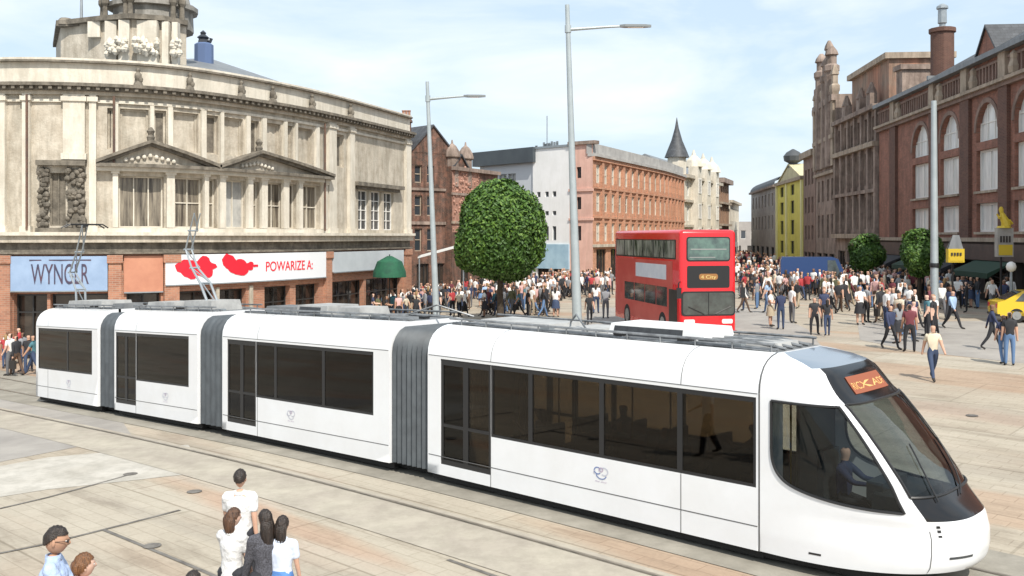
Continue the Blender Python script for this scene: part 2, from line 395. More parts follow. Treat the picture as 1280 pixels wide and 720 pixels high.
zone('pavement_panel',[(-120,604),(60,572),(235,556),(262,590),(60,612),(-120,640)],PALE)
sheet('track_bed',[tw(-30,1.75),tw(-30,-1.75),tw(60,-1.75),tw(60,1.75)],BED_SHADE,.012)
sheet('track_bed',[tw(-30,4.2),tw(-30,2.55),tw(60,2.55),tw(60,4.2)],mat('track_bed_pale_setts',(.42,.38,.31),(.34,.30,.25),scale=.9,rough=.8,detail=8,grime=.15),.012)
STEEL=mat('rail_steel',(.36,.315,.255),(.24,.205,.165),scale=3,rough=.45,metal=.5)
GROOVE=mat('rail_groove',(.20,.17,.135),(.09,.08,.065),scale=2,rough=.9)
def strip(name,pts,w,m,lift):
    mb=MB(); Q=[]
    for i in range(len(pts)-1):
        a=Vector(pts[i]);b=Vector(pts[i+1]); k=max(1,int((b-a).length/.5))
        for j in range(k): Q.append(a.lerp(b,j/k))
    Q.append(Vector(pts[-1])); L_=[];Rr=[]
    for i,p in enumerate(Q):
        t=(Q[min(i+1,len(Q)-1)]-Q[max(i-1,0)]).normalized(); n=Vector((-t.y,t.x))*w/2
        for S_,s in ((L_,1),(Rr,-1)): q=p+n*s; S_.append((q.x,q.y,gz(q.x,q.y)+lift))
    for i in range(len(Q)-1): mb.poly([Rr[i],Rr[i+1],L_[i+1],L_[i]],0)
    return struct(mb.build(name,m))
for c,S_ in ((0,(-1,1)),(3.45,(-1,))):
    for s in S_:
        w=c+s*.7175
        strip('rail',[tw(-30,w),tw(60,w)],.055,STEEL,.024); strip('rail_groove',[tw(-30,w-s*.05),tw(60,w-s*.05)],.03,GROOVE,.023)
DRAIN=mat('drain_iron',(.19,.175,.155),(.09,.08,.07),scale=3,rough=.7)
for pts in ([(-60,650),(60,622),(165,593)],[(128,662),(258,716),(330,748)],[(-60,704),(60,680),(225,638)],[(560,700),(700,750)]):
    strip('drain_channel',[tuple(gpt(*p)[:2]) for p in pts],.075,DRAIN,.010)
for px,py in ((163,593),(243,615),(190,683),(1215,520)):
    p=gpt(px,py); 
    sheet('manhole_cover',[(p.x+.15*math.cos(a*PI/8),p.y+.15*math.sin(a*PI/8)) for a in range(16)],DRAIN,.016)
# ============================================================ TRAM
WHITE=mat('tram_white_paint',(.76,.77,.79),(.72,.725,.735),scale=1.1,rough=.22,coat=.5)
WHITE_R=mat('tram_roof_white',(.78,.78,.78),(.70,.70,.69),scale=2,rough=.35)
RUB=mat('tram_bellows',(.085,.097,.107),(.06,.068,.076),scale=3,rough=.6)
UNDER=mat('tram_underbody',(.012,.012,.012),rough=.8)
TG=clearglass('tram_tinted_glass',(.30,.26,.21),1.38); TGF=clearglass('tram_clear_glass',(.80,.78,.72),1.45); SEATS=[]
CG=clearglass('cab_glass',(.46,.50,.50),1.42)
ROOFG=mat('tram_roof_grey',(.17,.175,.18),(.11,.115,.12),scale=2,rough=.6)
BOXG=mat('tram_roof_box',(.40,.40,.39),(.27,.27,.265),scale=2.5,rough=.55)
SEATM=mat('tram_seat_fabric',(.10,.05,.045),rough=.8); TFL=mat('tram_floor',(.13,.12,.11),rough=.7); CEIL=mat('tram_ceiling',(.40,.39,.37),rough=.6)
SEAM=mat('panel_seam',(.10,.10,.10),rough=.6)
YEL=mat('grab_pole_yellow',(.6,.42,.05),rough=.4)
tram=root('tram','long white articulated tram with tinted windows and grey concertina joints crossing the square','tram',(*tw(14,0),gz(*tw(14,0))),world=True)
def zb(t): return gz(*tw(t,.5))+.0
class TM:
    def __init__(s,t0,t1): s.t0,s.t1=t0,t1; s.a,s.b=zb(t0),zb(t1); s.curved=False
    def __call__(s,t,w,z): x,y=tw(t,w); return Vector((x,y,z+s.a+(s.b-s.a)*(t-s.t0)/(s.t1-s.t0)))
def flip(M):
    f=lambda t,n,z: M(t,-n,z)
    f.curved=False; return f
def pt(px):
    r=(px-640)/F; return (33.7*r+16.3)/(.732+.682*r)
HW=1.30
def roofprof():
    P=[(HW,2.60),(1.285,2.74),(1.235,2.88),(1.15,3.0),(1.03,3.09),(.88,3.15),(.72,3.18)]
    return P
def tram_module(t0,t1,win,door,mulls,seams,rear=False,name='car_body',logo=None,persons=0):
    """win (ta,tb) glazing band; door (da,db)"""
    M=TM(t0,t1)
    ops=[]; 
    if door:
        da,db=door; ops=[(da,db,.42,2.54),(win[0] if win[0]>db-.01 else db,win[1],1.16,2.54)] if db<=win[0]+.05 else [(da,db,.42,2.54)]
    else: ops=[(win[0],win[1],1.16,2.54)]
    b=MB()
    for sgn in (1,-1):
        def S(u,n,z,sgn=sgn): return M(u,sgn*(HW+n),z)
        S.curved=False
        wall(b,S,t0,t1,.2,2.60,ops,0,rev=.09)
        pr=roofprof()
        for i in range(len(pr)-1):
            (w0,z0),(w1,z1)=pr[i],pr[i+1]
            b.poly([M(t0,sgn*w0,z0),M(t1,sgn*w0,z0),M(t1,sgn*w1,z1),M(t0,sgn*w1,z1)],0)
    # end walls with gangway opening; the far end of the train is closed
    for te in (t0,t1):
        solid=rear and te==t0
        yz=[(HW,.2),(HW,2.6)]+roofprof()[1:]
        full=yz+[(-w,z) for w,z in yz[::-1]]
        if solid: b.poly([M(te,w,z) for w,z in full],0)
        else:
            for sg in (1,-1):
                half=[(sg*w,z) for w,z in yz]+[(sg*.55,3.18),(sg*.55,.2)]
                b.poly([M(te,w,z) for w,z in half],0)
            b.poly([M(te,.55,2.5),M(te,.55,3.18),M(te,-.55,3.18),M(te,-.55,2.5)],0)
    bo=b.build(name,WHITE,tram,smooth=True,angle=35)
    r=MB(); r.box(M,t0+.02,t1-.02,-.72,.72,3.12,3.178); r.build('roof_deck',ROOFG,tram)
    f=MB(); f.box(M,t0,t1,-1.2,1.2,.33,.40,0); f.box(M,t0,t1,-1.2,1.2,2.57,2.62,1)
    f.build('interior_floor_and_ceiling',[TFL,CEIL],tram)
    u=MB(); u.box(M,t0,t1,-1.16,1.16,.06,.32); u.build('underbody',UNDER,tram)
    # seams
    for sg in (1,-1):
        s=MB(); s.box(M,t0+.03,t1-.03,sg*HW-(0 if sg>0 else .004),sg*HW+(.004 if sg>0 else 0),.565,.58); s.build('panel_seam',SEAM,tram); s=MB()
        s.box(M,t0+.03,t1-.03,sg*HW-(0 if sg>0 else .004),sg*HW+(.004 if sg>0 else 0),2.592,2.604); s.build('panel_seam',SEAM,tram)
        for q in seams:
            zt=1.16; s=MB()
            s.box(M,q-.006,q+.006,sg*HW-(0 if sg>0 else .0045),sg*HW+(.0045 if sg>0 else 0),.2,zt)
            P=roofprof()
            for i in range(len(P)-1):
                (w0,z0),(w1,z1)=P[i],P[i+1]
                e=.004; s.poly([M(q-.006,sg*(w0+e),z0+e),M(q+.006,sg*(w0+e),z0+e),M(q+.006,sg*(w1+e),z1+e),M(q-.006,sg*(w1+e),z1+e)])
            s.build('panel_seam',SEAM,tram)
    # glazing
    for sg in (1,-1):
        wa,wb=(ops[-1][0],ops[-1][1])
        edges=[wa]+[m for m in mulls if wa<m<wb]+[wb]
        for i in range(len(edges)-1):
            g=MB(); a,c=edges[i],edges[i+1]
            w0,w1=sorted((sg*(HW-.035),sg*(HW-.02)))
            g.box(M,a+.035,c-.035,w0,w1,1.195,2.505)
            fr=MB(); q0,q1=sorted((sg*(HW-.06),sg*(HW-.010)))
            fr.box(M,a,a+.05,q0,q1,1.16,2.54); fr.box(M,c-.05,c,q0,q1,1.16,2.54)
            fr.box(M,a+.05,c-.05,q0,q1,1.16,1.21); fr.box(M,a+.05,c-.05,q0,q1,2.46,2.54)
            fo=fr.build('window',BLACK,tram); g.build('pane',TG if sg>0 else TGF,fo)
        if door:
            da,db=door; mid=(da+db)/2
            for a,c in ((da,mid),(mid,db)):
                q0,q1=sorted((sg*(HW-.07),sg*(HW-.015)))
                d=MB(); d.box(M,a,a+.07,q0,q1,.42,2.54); d.box(M,c-.07,c,q0,q1,.42,2.54); d.box(M,a+.07,c-.07,q0,q1,.42,.52); d.box(M,a+.07,c-.07,q0,q1,2.42,2.54); d.box(M,a+.07,c-.07,q0,q1,1.18,1.24)
                do=d.build('door',BLACK,tram)
                w0,w1=sorted((sg*(HW-.045),sg*(HW-.03)))
                g=MB(); g.box(M,a+.07,c-.07,w0,w1,1.24,2.42); g.box(M,a+.07,c-.07,w0,w1,.52,1.18); g.build('pane',TG if sg>0 else TGF,do)
    # seats, poles
    x=win[0]+.5 if not door or win[0]>door[1]-.05 else door[1]+.4
    while x<win[1]-.5:
        SEATS.append((M,x))
        for sg in (1,-1):
            st=MB(); c0,c1=sorted((sg*.25,sg*1.12))
            st.box(M,x,x+.45,c0,c1,.78,.86); st.box(M,x+.4,x+.48,c0,c1,.86,1.42); st.box(M,x+.12,x+.3,sg*.7-.08,sg*.7+.08,.4,.78)
            st.build('seat',SEATM,tram)
        x+=.95
    gp=MB()
    for q in ([door[1]+.1] if door else [])+[win[1]-.4,(win[0]+win[1])/2]:
        for sg in (1,-1): gp.tube([M(q,sg*.6,.4),M(q,sg*.6,2.57)],.018,6)
    gp.tube([M(t0+.4,.5,2.35),M(t1-.4,.5,2.35)],.015,6)
    gp.build('grab_pole',YEL,tram)
    return M
t_=[pt(x) for x in (45,122,143,247,278,487,535,950)]
t_[0]=0
M1=tram_module(t_[0],t_[1],(.18,pt(115)),None,[pt(84)],[pt(60)],rear=True)
M2=tram_module(t_[2],t_[3],(pt(170),pt(236)),(pt(144.5),pt(170)),[],[pt(170)])
M3=tram_module(t_[4],t_[5],(pt(320),pt(467)),(pt(284),pt(320)),[pt(344),pt(404)],[pt(322)])
M4=tram_module(t_[6],t_[7],(pt(614),pt(946)),(pt(551),pt(614)),[pt(663),pt(752),pt(850)],[pt(614),pt(852)])
# bellows
def bellows(t0,t1,n):
    M=TM(t0-.02,t1+.02); b=MB(); prof=[(1.0,.22),(1.0,2.55),(.985,2.70),(.93,2.84),(.84,2.96),(.72,3.03)]
    full=prof+[(-w,z) for w,z in prof[::-1]]
    K=n*4; rings=[]
    for i in range(K+1):
        t=t0-.02+(t1-t0+.04)*i/K; s=.5-.5*math.cos(2*PI*i/4)
        sw=1.205+.055*s; sz=1+.018*s
        rings.append([M(t,w*sw,z*sz if z>1 else z) for w,z in full])
    for i in range(K):
        for j in range(len(full)-1):
            b.poly([rings[i][j],rings[i+1][j],rings[i+1][j+1],rings[i][j+1]])
    b.build('bellows',RUB,tram,smooth=True,angle=60)
    u=MB(); u.box(M,t0-.02,t1+.02,-1.0,1.0,.08,.30); u.box(M,t0,t1,-.5,.5,.36,.4); u.build('underbody',UNDER,tram)
bellows(t_[1],t_[2],4); bellows(t_[3],t_[4],5); bellows(t_[5],t_[6],8)
# ---- cab
MCb=TM(t_[7],t_[7]+3.2); TC=t_[7]
ZL=[(.2,2.76),(.3,2.82),(.5,2.85),(.75,2.85),(.95,2.80),(1.05,2.73),(1.15,2.63),(1.3,2.48),(1.6,2.25),(1.9,2.0),(2.2,1.73),(2.5,1.43),(2.64,1.24),(2.8,1.10),(2.95,.98),(3.05,.80),(3.12,.42),(3.18,.06)]
def Lz(z):
    for i in range(len(ZL)-1):
        if z<=ZL[i+1][0]:
            f=max(0,(z-ZL[i][0])/(ZL[i+1][0]-ZL[i][0])); return ZL[i][1]+(ZL[i+1][1]-ZL[i][1])*f
    return ZL[-1][1]
def Wz(z):
    if z<=2.6: return HW-(0.03*(1-z/.5) if z<.5 else 0)
    P=roofprof()
    for i in range(len(P)-1):
        if z<=P[i+1][1]: f=(z-P[i][1])/(P[i+1][1]-P[i][1]); return P[i][0]+(P[i+1][0]-P[i][0])*f
    return .72
def nz(z): return 2.5 if z<.9 else 2.5+min(1,(z-.9)/.6)*1.3
def cabpt(q,z,off=0):
    z=min(max(z,.2),3.18); L_=Lz(z); W_=Wz(z); n=nz(z); s=1
    qq=q
    if q>1: qq=2-q; s=-1
    th=min(max(qq,0),1)*PI/2
    zr=z+(.16*math.sin(th)**2*(1.2-z) if z<1.2 else 0)
    return MCb(TC+(L_+off)*math.sin(th)**(2/n),s*(W_+off)*max(0,math.cos(th))**(2/n),zr)
def qt(t,z):
    x=min(.9999,t/Lz(z)); return math.asin(x**(nz(z)/2))/(PI/2)
def crs(K,n=14):
    out=[]
    for i in range(len(K)-1):
        a=Vector(K[max(i-1,0)]);b=Vector(K[i]);c=Vector(K[i+1]);d=Vector(K[min(i+2,len(K)-1)])
        for k in range(n): t=k/n; out.append(.5*((2*b)+(c-a)*t+(2*a-5*b+4*c-d)*t*t+(3*b-a-3*c+d)*t**3))
    out.append(Vector(K[-1])); return out
QE=.50; QP=.60
tE=Lz(1.14)*math.sin(QE*PI/2)**(2/nz(1.14))
side=[(qt(.2,2.52-i*.09),2.52-i*.09) for i in range(8)]
side+=[(qt(p.x,p.y),p.y) for p in crs([(.2,1.80),(.22,1.62),(.30,1.45),(.46,1.32),(.75,1.23),(1.15,1.17),(1.6,1.14),(tE,1.135)])[:-1]]
side+=[(QE,1.135+(2.52-1.135)*i/20) for i in range(21)]
side+=[(QE*(1-i/12)**.9+ (qt(.2,2.52))*(1-(1-i/12)**.9),2.52) for i in range(1,12)]
regions={'side_near':side,'side_far':[(2-q,z) for q,z in side],
 'screen':[(QP,1.36),(2-QP,1.36),(2-QP,2.55),(QP,2.55)],
 'cowl':[(QP,1.03),(2-QP,1.03),(2-QP,1.36),(QP,1.36)],
 'display':[(QP,2.55),(2-QP,2.55),(2-QP,3.02),(QP,3.02)],
 'visor':[(QP-.14,3.02),(2-QP+.14,3.02),(2-QP+.14,3.178),(QP-.14,3.178)]}
QS=3.0
def densify(loop,st=.06):
    out=[]
    for i in range(len(loop)):
        a,b=Vector(loop[i]),Vector(loop[(i+1)%len(loop)]); a=Vector((a.x*QS,a.y)); b=Vector((b.x*QS,b.y))
        k=max(1,int((b-a).length/st)); out+=[a.lerp(b,j/k) for j in range(k)]
    return out
def inpoly(x,y,P):
    c=False; j=len(P)-1
    for i in range(len(P)):
        if (P[i].y>y)!=(P[j].y>y) and x<(P[j].x-P[i].x)*(y-P[i].y)/(P[j].y-P[i].y)+P[i].x: c=not c
        j=i
    return c
dl={k:densify(v) for k,v in regions.items()}
dl['outer']=densify([(0,.2),(2,.2),(2,3.18),(0,3.18)])
V=[];E=[];seen={}
def addv(p):
    k=(round(p.x,4),round(p.y,4))
    if k not in seen: seen[k]=len(V); V.append(Vector((p.x,p.y)))
    return seen[k]
for k,l in dl.items():
    ids=[addv(p) for p in l]; E+=[(ids[i],ids[(i+1)%len(ids)]) for i in range(len(ids))]
R2=random.Random(3)
for i in range(1,100):
    for j in range(1,50):
        addv(Vector((i*.06+.0013*(j%3),.2+j*.06+.0011)))
rv,_,rf,*_=delaunay_2d_cdt(V,E,[],0,1e-5)
parts={k:MB() for k in list(regions)+['body']}
idm={k:{} for k in parts}
for f in rf:
    c=sum((rv[i] for i in f),Vector((0,0)))/3
    w='body'
    for k in regions:
        if inpoly(c.x,c.y,dl[k]): w=k;break
    P=parts[w]; ids=[]
    for i in f:
        if i not in idm[w]:
            off=0 if w in('body',) else (-.012 if w in('side_near','side_far','screen') else -.004)
            idm[w][i]=len(P.v); P.v.append(cabpt(rv[i].x/QS,rv[i].y,off))
        ids.append(idm[w][i])
    P.f.append(ids); P.mi.append(0); P.uv.append([(0,0)]*3)
BG=mat('gloss_black_panel',(.010,.010,.011),rough=.12)
VIS=mat('cab_visor_glass',(.16,.20,.25),rough=.10,spec=1)
parts['body'].poly([cabpt(q/20,3.18) for q in range(41)],0)
parts['body'].build('cab_body',WHITE,tram,smooth=True,angle=50)
parts['screen'].build('windscreen',CG,tram,smooth=True,angle=60)
for k in ('side_near','side_far'): parts[k].build('cab_side_window',CG,tram,smooth=True,angle=60)
parts['cowl'].build('windscreen_cowl',BG,tram,smooth=True,angle=60)
parts['visor'].build('roof_visor',VIS,tram,smooth=True,angle=60)
disp=parts['display'].build('display_housing',BG,tram,smooth=True,angle=60)
# rubber trim round screen and window
tr=MB()
for k in ('side_near','side_far','screen'):
    pts=[cabpt(p.x/QS,p.y,.002) for p in dl[k]]; tr.tube(pts+[pts[0]],.022,6,cap=False)
tr.build('window_trim',BLACK,tram,smooth=True)
# lit destination display
ORG=mat('display_amber',(.3,.08,.03)); 
ORG=emit('destination_display_lit',(.85,.20,.06),.55); ORD=emit('destination_text_lit',(1,.62,.2),1.1)
dd=MB(); q0,q1=.855,1.145
for i in range(12):
    a=q0+(q1-q0)*i/12; c=q0+(q1-q0)*(i+1)/12
    for j in range(3):
        z0=2.66+.23*j/3; z1=2.66+.23*(j+1)/3
        dd.poly([cabpt(a,z0,.012),cabpt(c,z0,.012),cabpt(c,z1,.012),cabpt(a,z1,.012)])
dd.build('destination_display',ORG,disp)
tx=text_mb('RICXADF',.13,lambda x,y,z:cabpt(.875+x,2.715+y,.02),0,width=.24)
tx.build('display_text',ORD,disp)
# wipers, lamps, marks, step, buffers
wp=MB()
for a,b_ in (((.80,1.30),(.93,2.0)),((1.0,1.30),(1.15,1.95))):
    wp=MB(); wp.tube([cabpt(a[0]+(b_[0]-a[0])*i/8,a[1]+(b_[1]-a[1])*i/8,.03) for i in range(9)],.012,6); wp.build('wiper',BLACK,tram)
HL=mat('headlamp_glass',(.05,.055,.06),rough=.08,spec=1)
for s in (0,1):
    h=MB()
    for i in range(6):
        q=.70+i*.028; q2=q+.028
        if s: q,q2=2-q2,2-q
        h.poly([cabpt(q,.43,.006),cabpt(q2,.43,.006),cabpt(q2,.47,.006),cabpt(q,.47,.006)])
    h.build('headlight',HL,tram)
mk=MB()
for z0,z1 in ((.93,.97),(.86,.90),(.79,.82)):
    mk=MB(); mk.poly([cabpt(.64,z0,.008),cabpt(.66,z0,.008),cabpt(.66,z1,.008),cabpt(.64,z1,.008)]); mk.build('body_mark',BLACK,tram)
mk=MB(); mk.poly([cabpt(.13,.33,.005),cabpt(.17,.33,.005),cabpt(.17,.36,.005),cabpt(.13,.36,.005)])
mk.build('body_mark',BLACK,tram)
sm=MB()
for i in range(24):
    q=i*.0265; q2=q+.0265
    z=.565; sm.poly([cabpt(q,z,.003),cabpt(q2,z,.003),cabpt(q2,z+.012,.003),cabpt(q,z+.012,.003)]) if False else None
for i in range(30):
    z=.22+i*.022; sm.poly([cabpt(.598,z,.007),cabpt(.602,z,.007),cabpt(.602,z+.022,.007),cabpt(.598,z+.022,.007)])
sm.build('panel_seam',SEAM,tram); sm=MB()
sm.box(MCb,TC-.012,TC+.012,HW,HW+.004,.2,2.6); sm.build('panel_seam',SEAM,tram); sm=MB()
P=roofprof()
for i in range(len(P)-1):
    (w0,z0),(w1,z1)=P[i],P[i+1]; sm.poly([MCb(TC-.014,w0+.004,z0+.004),MCb(TC+.014,w0+.004,z0+.004),MCb(TC+.014,w1+.004,z1+.004),MCb(TC-.014,w1+.004,z1+.004)])
sm.build('panel_seam',SEAM,tram)
fl=MB(); 
for s in (1,): fl.poly([MCb(TC,-1.25,.42),MCb(TC+1.9,-.9,.42),MCb(TC+1.9,.9,.42),MCb(TC,1.25,.42)])
fl.box(MCb,TC,TC+.06,-1.2,.1,.3,2.9); fl.build('cab_floor_and_partition',TFL,tram)
und=MB(); und.poly([MCb(TC,1.15,.08),MCb(TC+1.5,1.0,.1),MCb(TC+2.2,.5,.14),MCb(TC+2.2,-.5,.14),MCb(TC+1.5,-1.0,.1),MCb(TC,-1.15,.08)])
for a,b_ in (((0,1.15),(1.5,1.0)),((1.5,1.0),(2.2,.5)),((2.2,.5),(2.2,-.5)),((2.2,-.5),(1.5,-1.0)),((1.5,-1.0),(0,-1.15))):
    und.poly([MCb(TC+a[0],a[1],.08),MCb(TC+b_[0],b_[1],.08),MCb(TC+b_[0],b_[1],.3),MCb(TC+a[0],a[1],.3)])
und.build('underbody',UNDER,tram)
DSH=mat('dashboard',(.05,.055,.06),(.03,.033,.036),rough=.5)
ds=MB(); ds.box(MCb,TC+1.5,TC+2.0,-.72,.72,.5,1.25); ds.box(MCb,TC+1.35,TC+1.6,-.35,.55,1.1,1.38); ds.build('dashboard',DSH,tram)
st=MB(); st.box(MCb,TC+.55,TC+1.0,-.25,.3,.75,.87); st.box(MCb,TC+.45,TC+.56,-.25,.3,.87,1.65); st.box(MCb,TC+.7,TC+.85,-.05,.1,.3,.75); st.build('driver_seat',DSH,tram)
# emblem on the sides: small outlined blue and mauve figure with a line of script beneath
LOGB=mat('emblem_blue',(.16,.22,.42),rough=.4); LOGP=mat('emblem_mauve',(.42,.33,.45),rough=.4); LOGG=mat('emblem_grey',(.50,.51,.58),rough=.4)
def emblem(M,t,z,s,cols):
    f=lambda x,y,o=.004: M(t+x*s,HW+o,z+y*s)
    def ringp(cx,cy,r,w,a0,a1,m,o=.004,k=20):
        for i in range(k):
            a=a0+(a1-a0)*i/k;b=a0+(a1-a0)*(i+1)/k
            mb.poly([f(cx+r*math.cos(a),cy+r*math.sin(a)*.8,o),f(cx+r*math.cos(b),cy+r*math.sin(b)*.8,o),f(cx+(r-w)*math.cos(b),cy+(r-w)*math.sin(b)*.8,o),f(cx+(r-w)*math.cos(a),cy+(r-w)*math.sin(a)*.8,o)],m)
    mb=MB()
    ringp(-.18,.12,.2,.06,.2,5.6,0); ringp(.16,.12,.22,.055,-2.2,3.3,1,.005); ringp(.02,.02,.3,.05,3.4,5.9,0,.006); ringp(0,.18,.12,.04,0,6.28,2,.007); ringp(-.3,.05,.1,.04,1.5,5,1,.006)
    o=mb.build('emblem',cols,tram)
    tx=text_mb('the xhar',.09,lambda x,y,z:f(-.3+x,-.34+y,.006),0,width=.62); tx.build('emblem_script',cols[2],o)
emblem(M4,pt(752),.88,.42,[LOGB,LOGG,LOGP]); emblem(M3,pt(364),.85,.42,[LOGG,LOGG,LOGP]); emblem(M2,pt(207),.80,.42,[LOGG,LOGG,LOGP]); emblem(M1,pt(86),.78,.42,[LOGG,LOGG,LOGP])
# roof equipment
def rbox(M,t0,t1,w0,w1,z0,z1,mats,name='roof_unit',bev=.05,grille=False):
    b=MB(); 
    b.poly([M(t0,w1,z0),M(t1,w1,z0),M(t1-bev,w1-bev,z1),M(t0+bev,w1-bev,z1)],0); b.poly([M(t1,w0,z0),M(t0,w0,z0),M(t0+bev,w0+bev,z1),M(t1-bev,w0+bev,z1)],0)
    b.poly([M(t0,w0,z0),M(t0,w1,z0),M(t0+bev,w1-bev,z1),M(t0+bev,w0+bev,z1)],0); b.poly([M(t1,w1,z0),M(t1,w0,z0),M(t1-bev,w0+bev,z1),M(t1-bev,w1-bev,z1)],0)
    b.poly([M(t0+bev,w0+bev,z1),M(t0+bev,w1-bev,z1),M(t1-bev,w1-bev,z1),M(t1-bev,w0+bev,z1)][::-1],0)
    o=b.build(name,mats,tram)
    if grille:
        g=MB(); L2=(t1-t0)*.78
        g.poly([M(t0+.12,w1+.004-bev*.15,z0+.03),M(t0+L2,w1+.004-bev*.15,z0+.03),M(t0+L2,w1+.004-bev*.82,z1-.04),M(t0+.14,w1+.004-bev*.82,z1-.04)])
        g.build('grille',mat('grille_dark_grey',(.05,.055,.06),(.03,.03,.035),scale=8,rough=.6),o)
    return o
rbox(M1,.6,3.2,-.6,.5,3.178,3.42,BOXG); rbox(M1,3.5,4.4,-.4,.3,3.178,3.33,ROOFG)
rbox(M2,t_[2]+.3,t_[2]+2.0,-.6,.45,3.178,3.40,BOXG); rbox(M2,t_[2]+2.6,t_[3]-.7,-.5,.5,3.178,3.46,BOXG)
rbox(M3,t_[4]+.4,t_[4]+1.7,-.55,.3,3.178,3.34,ROOFG); rbox(M3,t_[4]+2.1,t_[4]+3.4,-.55,.5,3.178,3.42,BOXG,grille=True); rbox(M3,t_[4]+3.7,t_[4]+4.6,-.5,.45,3.178,3.40,BOXG)
rbox(M4,pt(560),pt(650),-.6,.45,3.178,3.30,BOXG); rbox(M4,pt(668),pt(712),-.55,.4,3.178,3.28,BOXG); rbox(M4,pt(722),pt(845),-.6,.42,3.178,3.42,WHITE_R,grille=True); rbox(M4,pt(870),pt(935),-.5,.3,3.178,3.27,BOXG)
cb=MB()
for M,a,b_ in ((M1,t_[0],t_[1]),(M2,t_[2],t_[3]),(M3,t_[4],t_[5]),(M4,t_[6],t_[7])):
    for w in (.50,.60,.68,-.55,-.65):
        cb.tube([M(a+.1+(b_-a-.2)*i/10,w+.012*math.sin(i*2.1+w*9),3.20+.012*math.sin(i*1.7)) for i in range(11)],.03,6)
    for w in (.72,-.72): cb.tube([M(a+.05,w,3.30),M(b_-.05,w,3.30)],.024,6)
    x=a+.4
    while x<b_: 
        for w in (.72,-.72): cb.tube([M(x,w,3.16),M(x,w,3.31)],.016,5)
        x+=.7
for px0,px1 in ((520,470),(640,700)):
    a,b_=pt(px0),pt(px1); cb.tube([M4(a,-.4,3.25),M4((a+b_)/2,.1,3.5),M4(b_,.5,3.25)],.02,6)
for w in (.35,.1,-.2,-.45): cb.tube([MCb(TC-1.6,w*1.3,3.23),MCb(TC-.6,w*1.1,3.27),MCb(TC-.05,w,3.20)],.028,6)
cb.build('roof_conduit',mat('roof_conduit_metal',(.25,.26,.27),(.12,.125,.13),scale=4,rough=.5,metal=.3),tram)
for M,a,b_ in ((M1,t_[0],t_[1]),(M2,t_[2],t_[3]),(M3,t_[4],t_[5]),(M4,t_[6],t_[7])):
    rr=random.Random(int(a*10)); x=a+.5
    while x<b_-.4:
        w=rr.uniform(-.1,.62); h=rr.uniform(.04,.12); l=rr.uniform(.1,.35); ms=MB(); ms.box(M,x,x+l,w-.08,w+.08,3.178,3.19+h); x+=rr.uniform(.5,1.1); ms.build('roof_fitting',rr.choice((BLACK,GREYM)),tram)
# folded current collectors on the roof
def collector(M,pts,bow,name='pantograph'):
    b=MB()
    for s in (-.16,.16):
        b.tube([M(t,w+s*(1 if i<2 else .6),z) for i,(t,w,z) in enumerate(pts)],[.042-.005*i for i in range(len(pts))],7)
    for i in range(len(pts)-1):
        (ta,wa,za),(tb,wb,z2)=pts[i],pts[i+1]; b.tube([M(ta,wa-.16,za),M(tb,wb+.1,z2)],.02,5); b.tube([M(ta,wa+.16,za),M(ta,wa-.16,za)],.03,5)
    o=b.build(name,GREYM,tram,smooth=True)
    t,w,z=pts[-1]; h=MB()
    for k in (-.15,.15): h.tube([M(t+k,w-.75,z-.08),M(t+k,w-.55,z+.04),M(t+k,w+.55,z+.04),M(t+k,w+.75,z-.08)],.025,6)
    h.box(M,t-.15,t+.15,w-.05,w+.05,z-.04,z+.03)
    if bow: h.build('collector_head',BLACK,o)
ta=pt(64)-.75; collector(M1,[(ta+.05,0,3.2),(ta,0,3.8),(ta-.65,0,4.4),(ta-.1,0,5.1),(ta+.35,0,6.0)],True)
ta=pt(238)-.85; collector(M2,[(ta-.1,0,3.2),(ta-.65,0,3.95),(ta-1.25,0,4.4),(ta-1.6,0,4.95),(ta-1.35,0,5.5),(ta-1.1,0,6.0)],False)
# ============================================================ CURVED THEATRE (left)
CM=cmap([(-44,56),(-38,52),(-32,49.6),(-25,48.2),(-20.7,48.6),(-17.3,50.2),(-14.4,53.9),(-11.4,59.9),(-7.5,71.4)])
UE=CM.L
th=root('curved_theatre','curved pale stone theatre with pediments, a roof turret and shops along its street level','building',(-20,56,gz(-20,56)),world=True)
def zu(py,px): return zpx(py,CM.d(CM.px(px)))
E=CZ
# horizontal bands given as height above eye level
hb={'base':-6.6,'signlo':-2.72,'signhi':-.85,'ledlo':-.32,'ledhi':.18,'wlo':.42,'whi':3.0,'pedlo':3.45,'alo':4.3,'ahi':6.35,'corlo':6.95,'corhi':7.45,'par':8.5,'top':8.72}
h={k:E+v for k,v in hb.items()}
q=CM.px
low=[(148,205,2),(219,254,1),(259,271,0),(281,308,1),(314,325,0),(333,355,1),(360,371,0),(376,400,1)]
up=[(134,141,0),(150,186,1),(193,208,0),(217,248,1),(257,273,0),(279,304,1),(313,324,0),(333,351,1),(357,366,0),(371,391,1),(420,430,0)]
ops=[(q(a),q(b),h['wlo'],h['whi']) for a,b,_ in low]+[(q(a),q(b),h['alo'],h['ahi']) for a,b,_ in up]
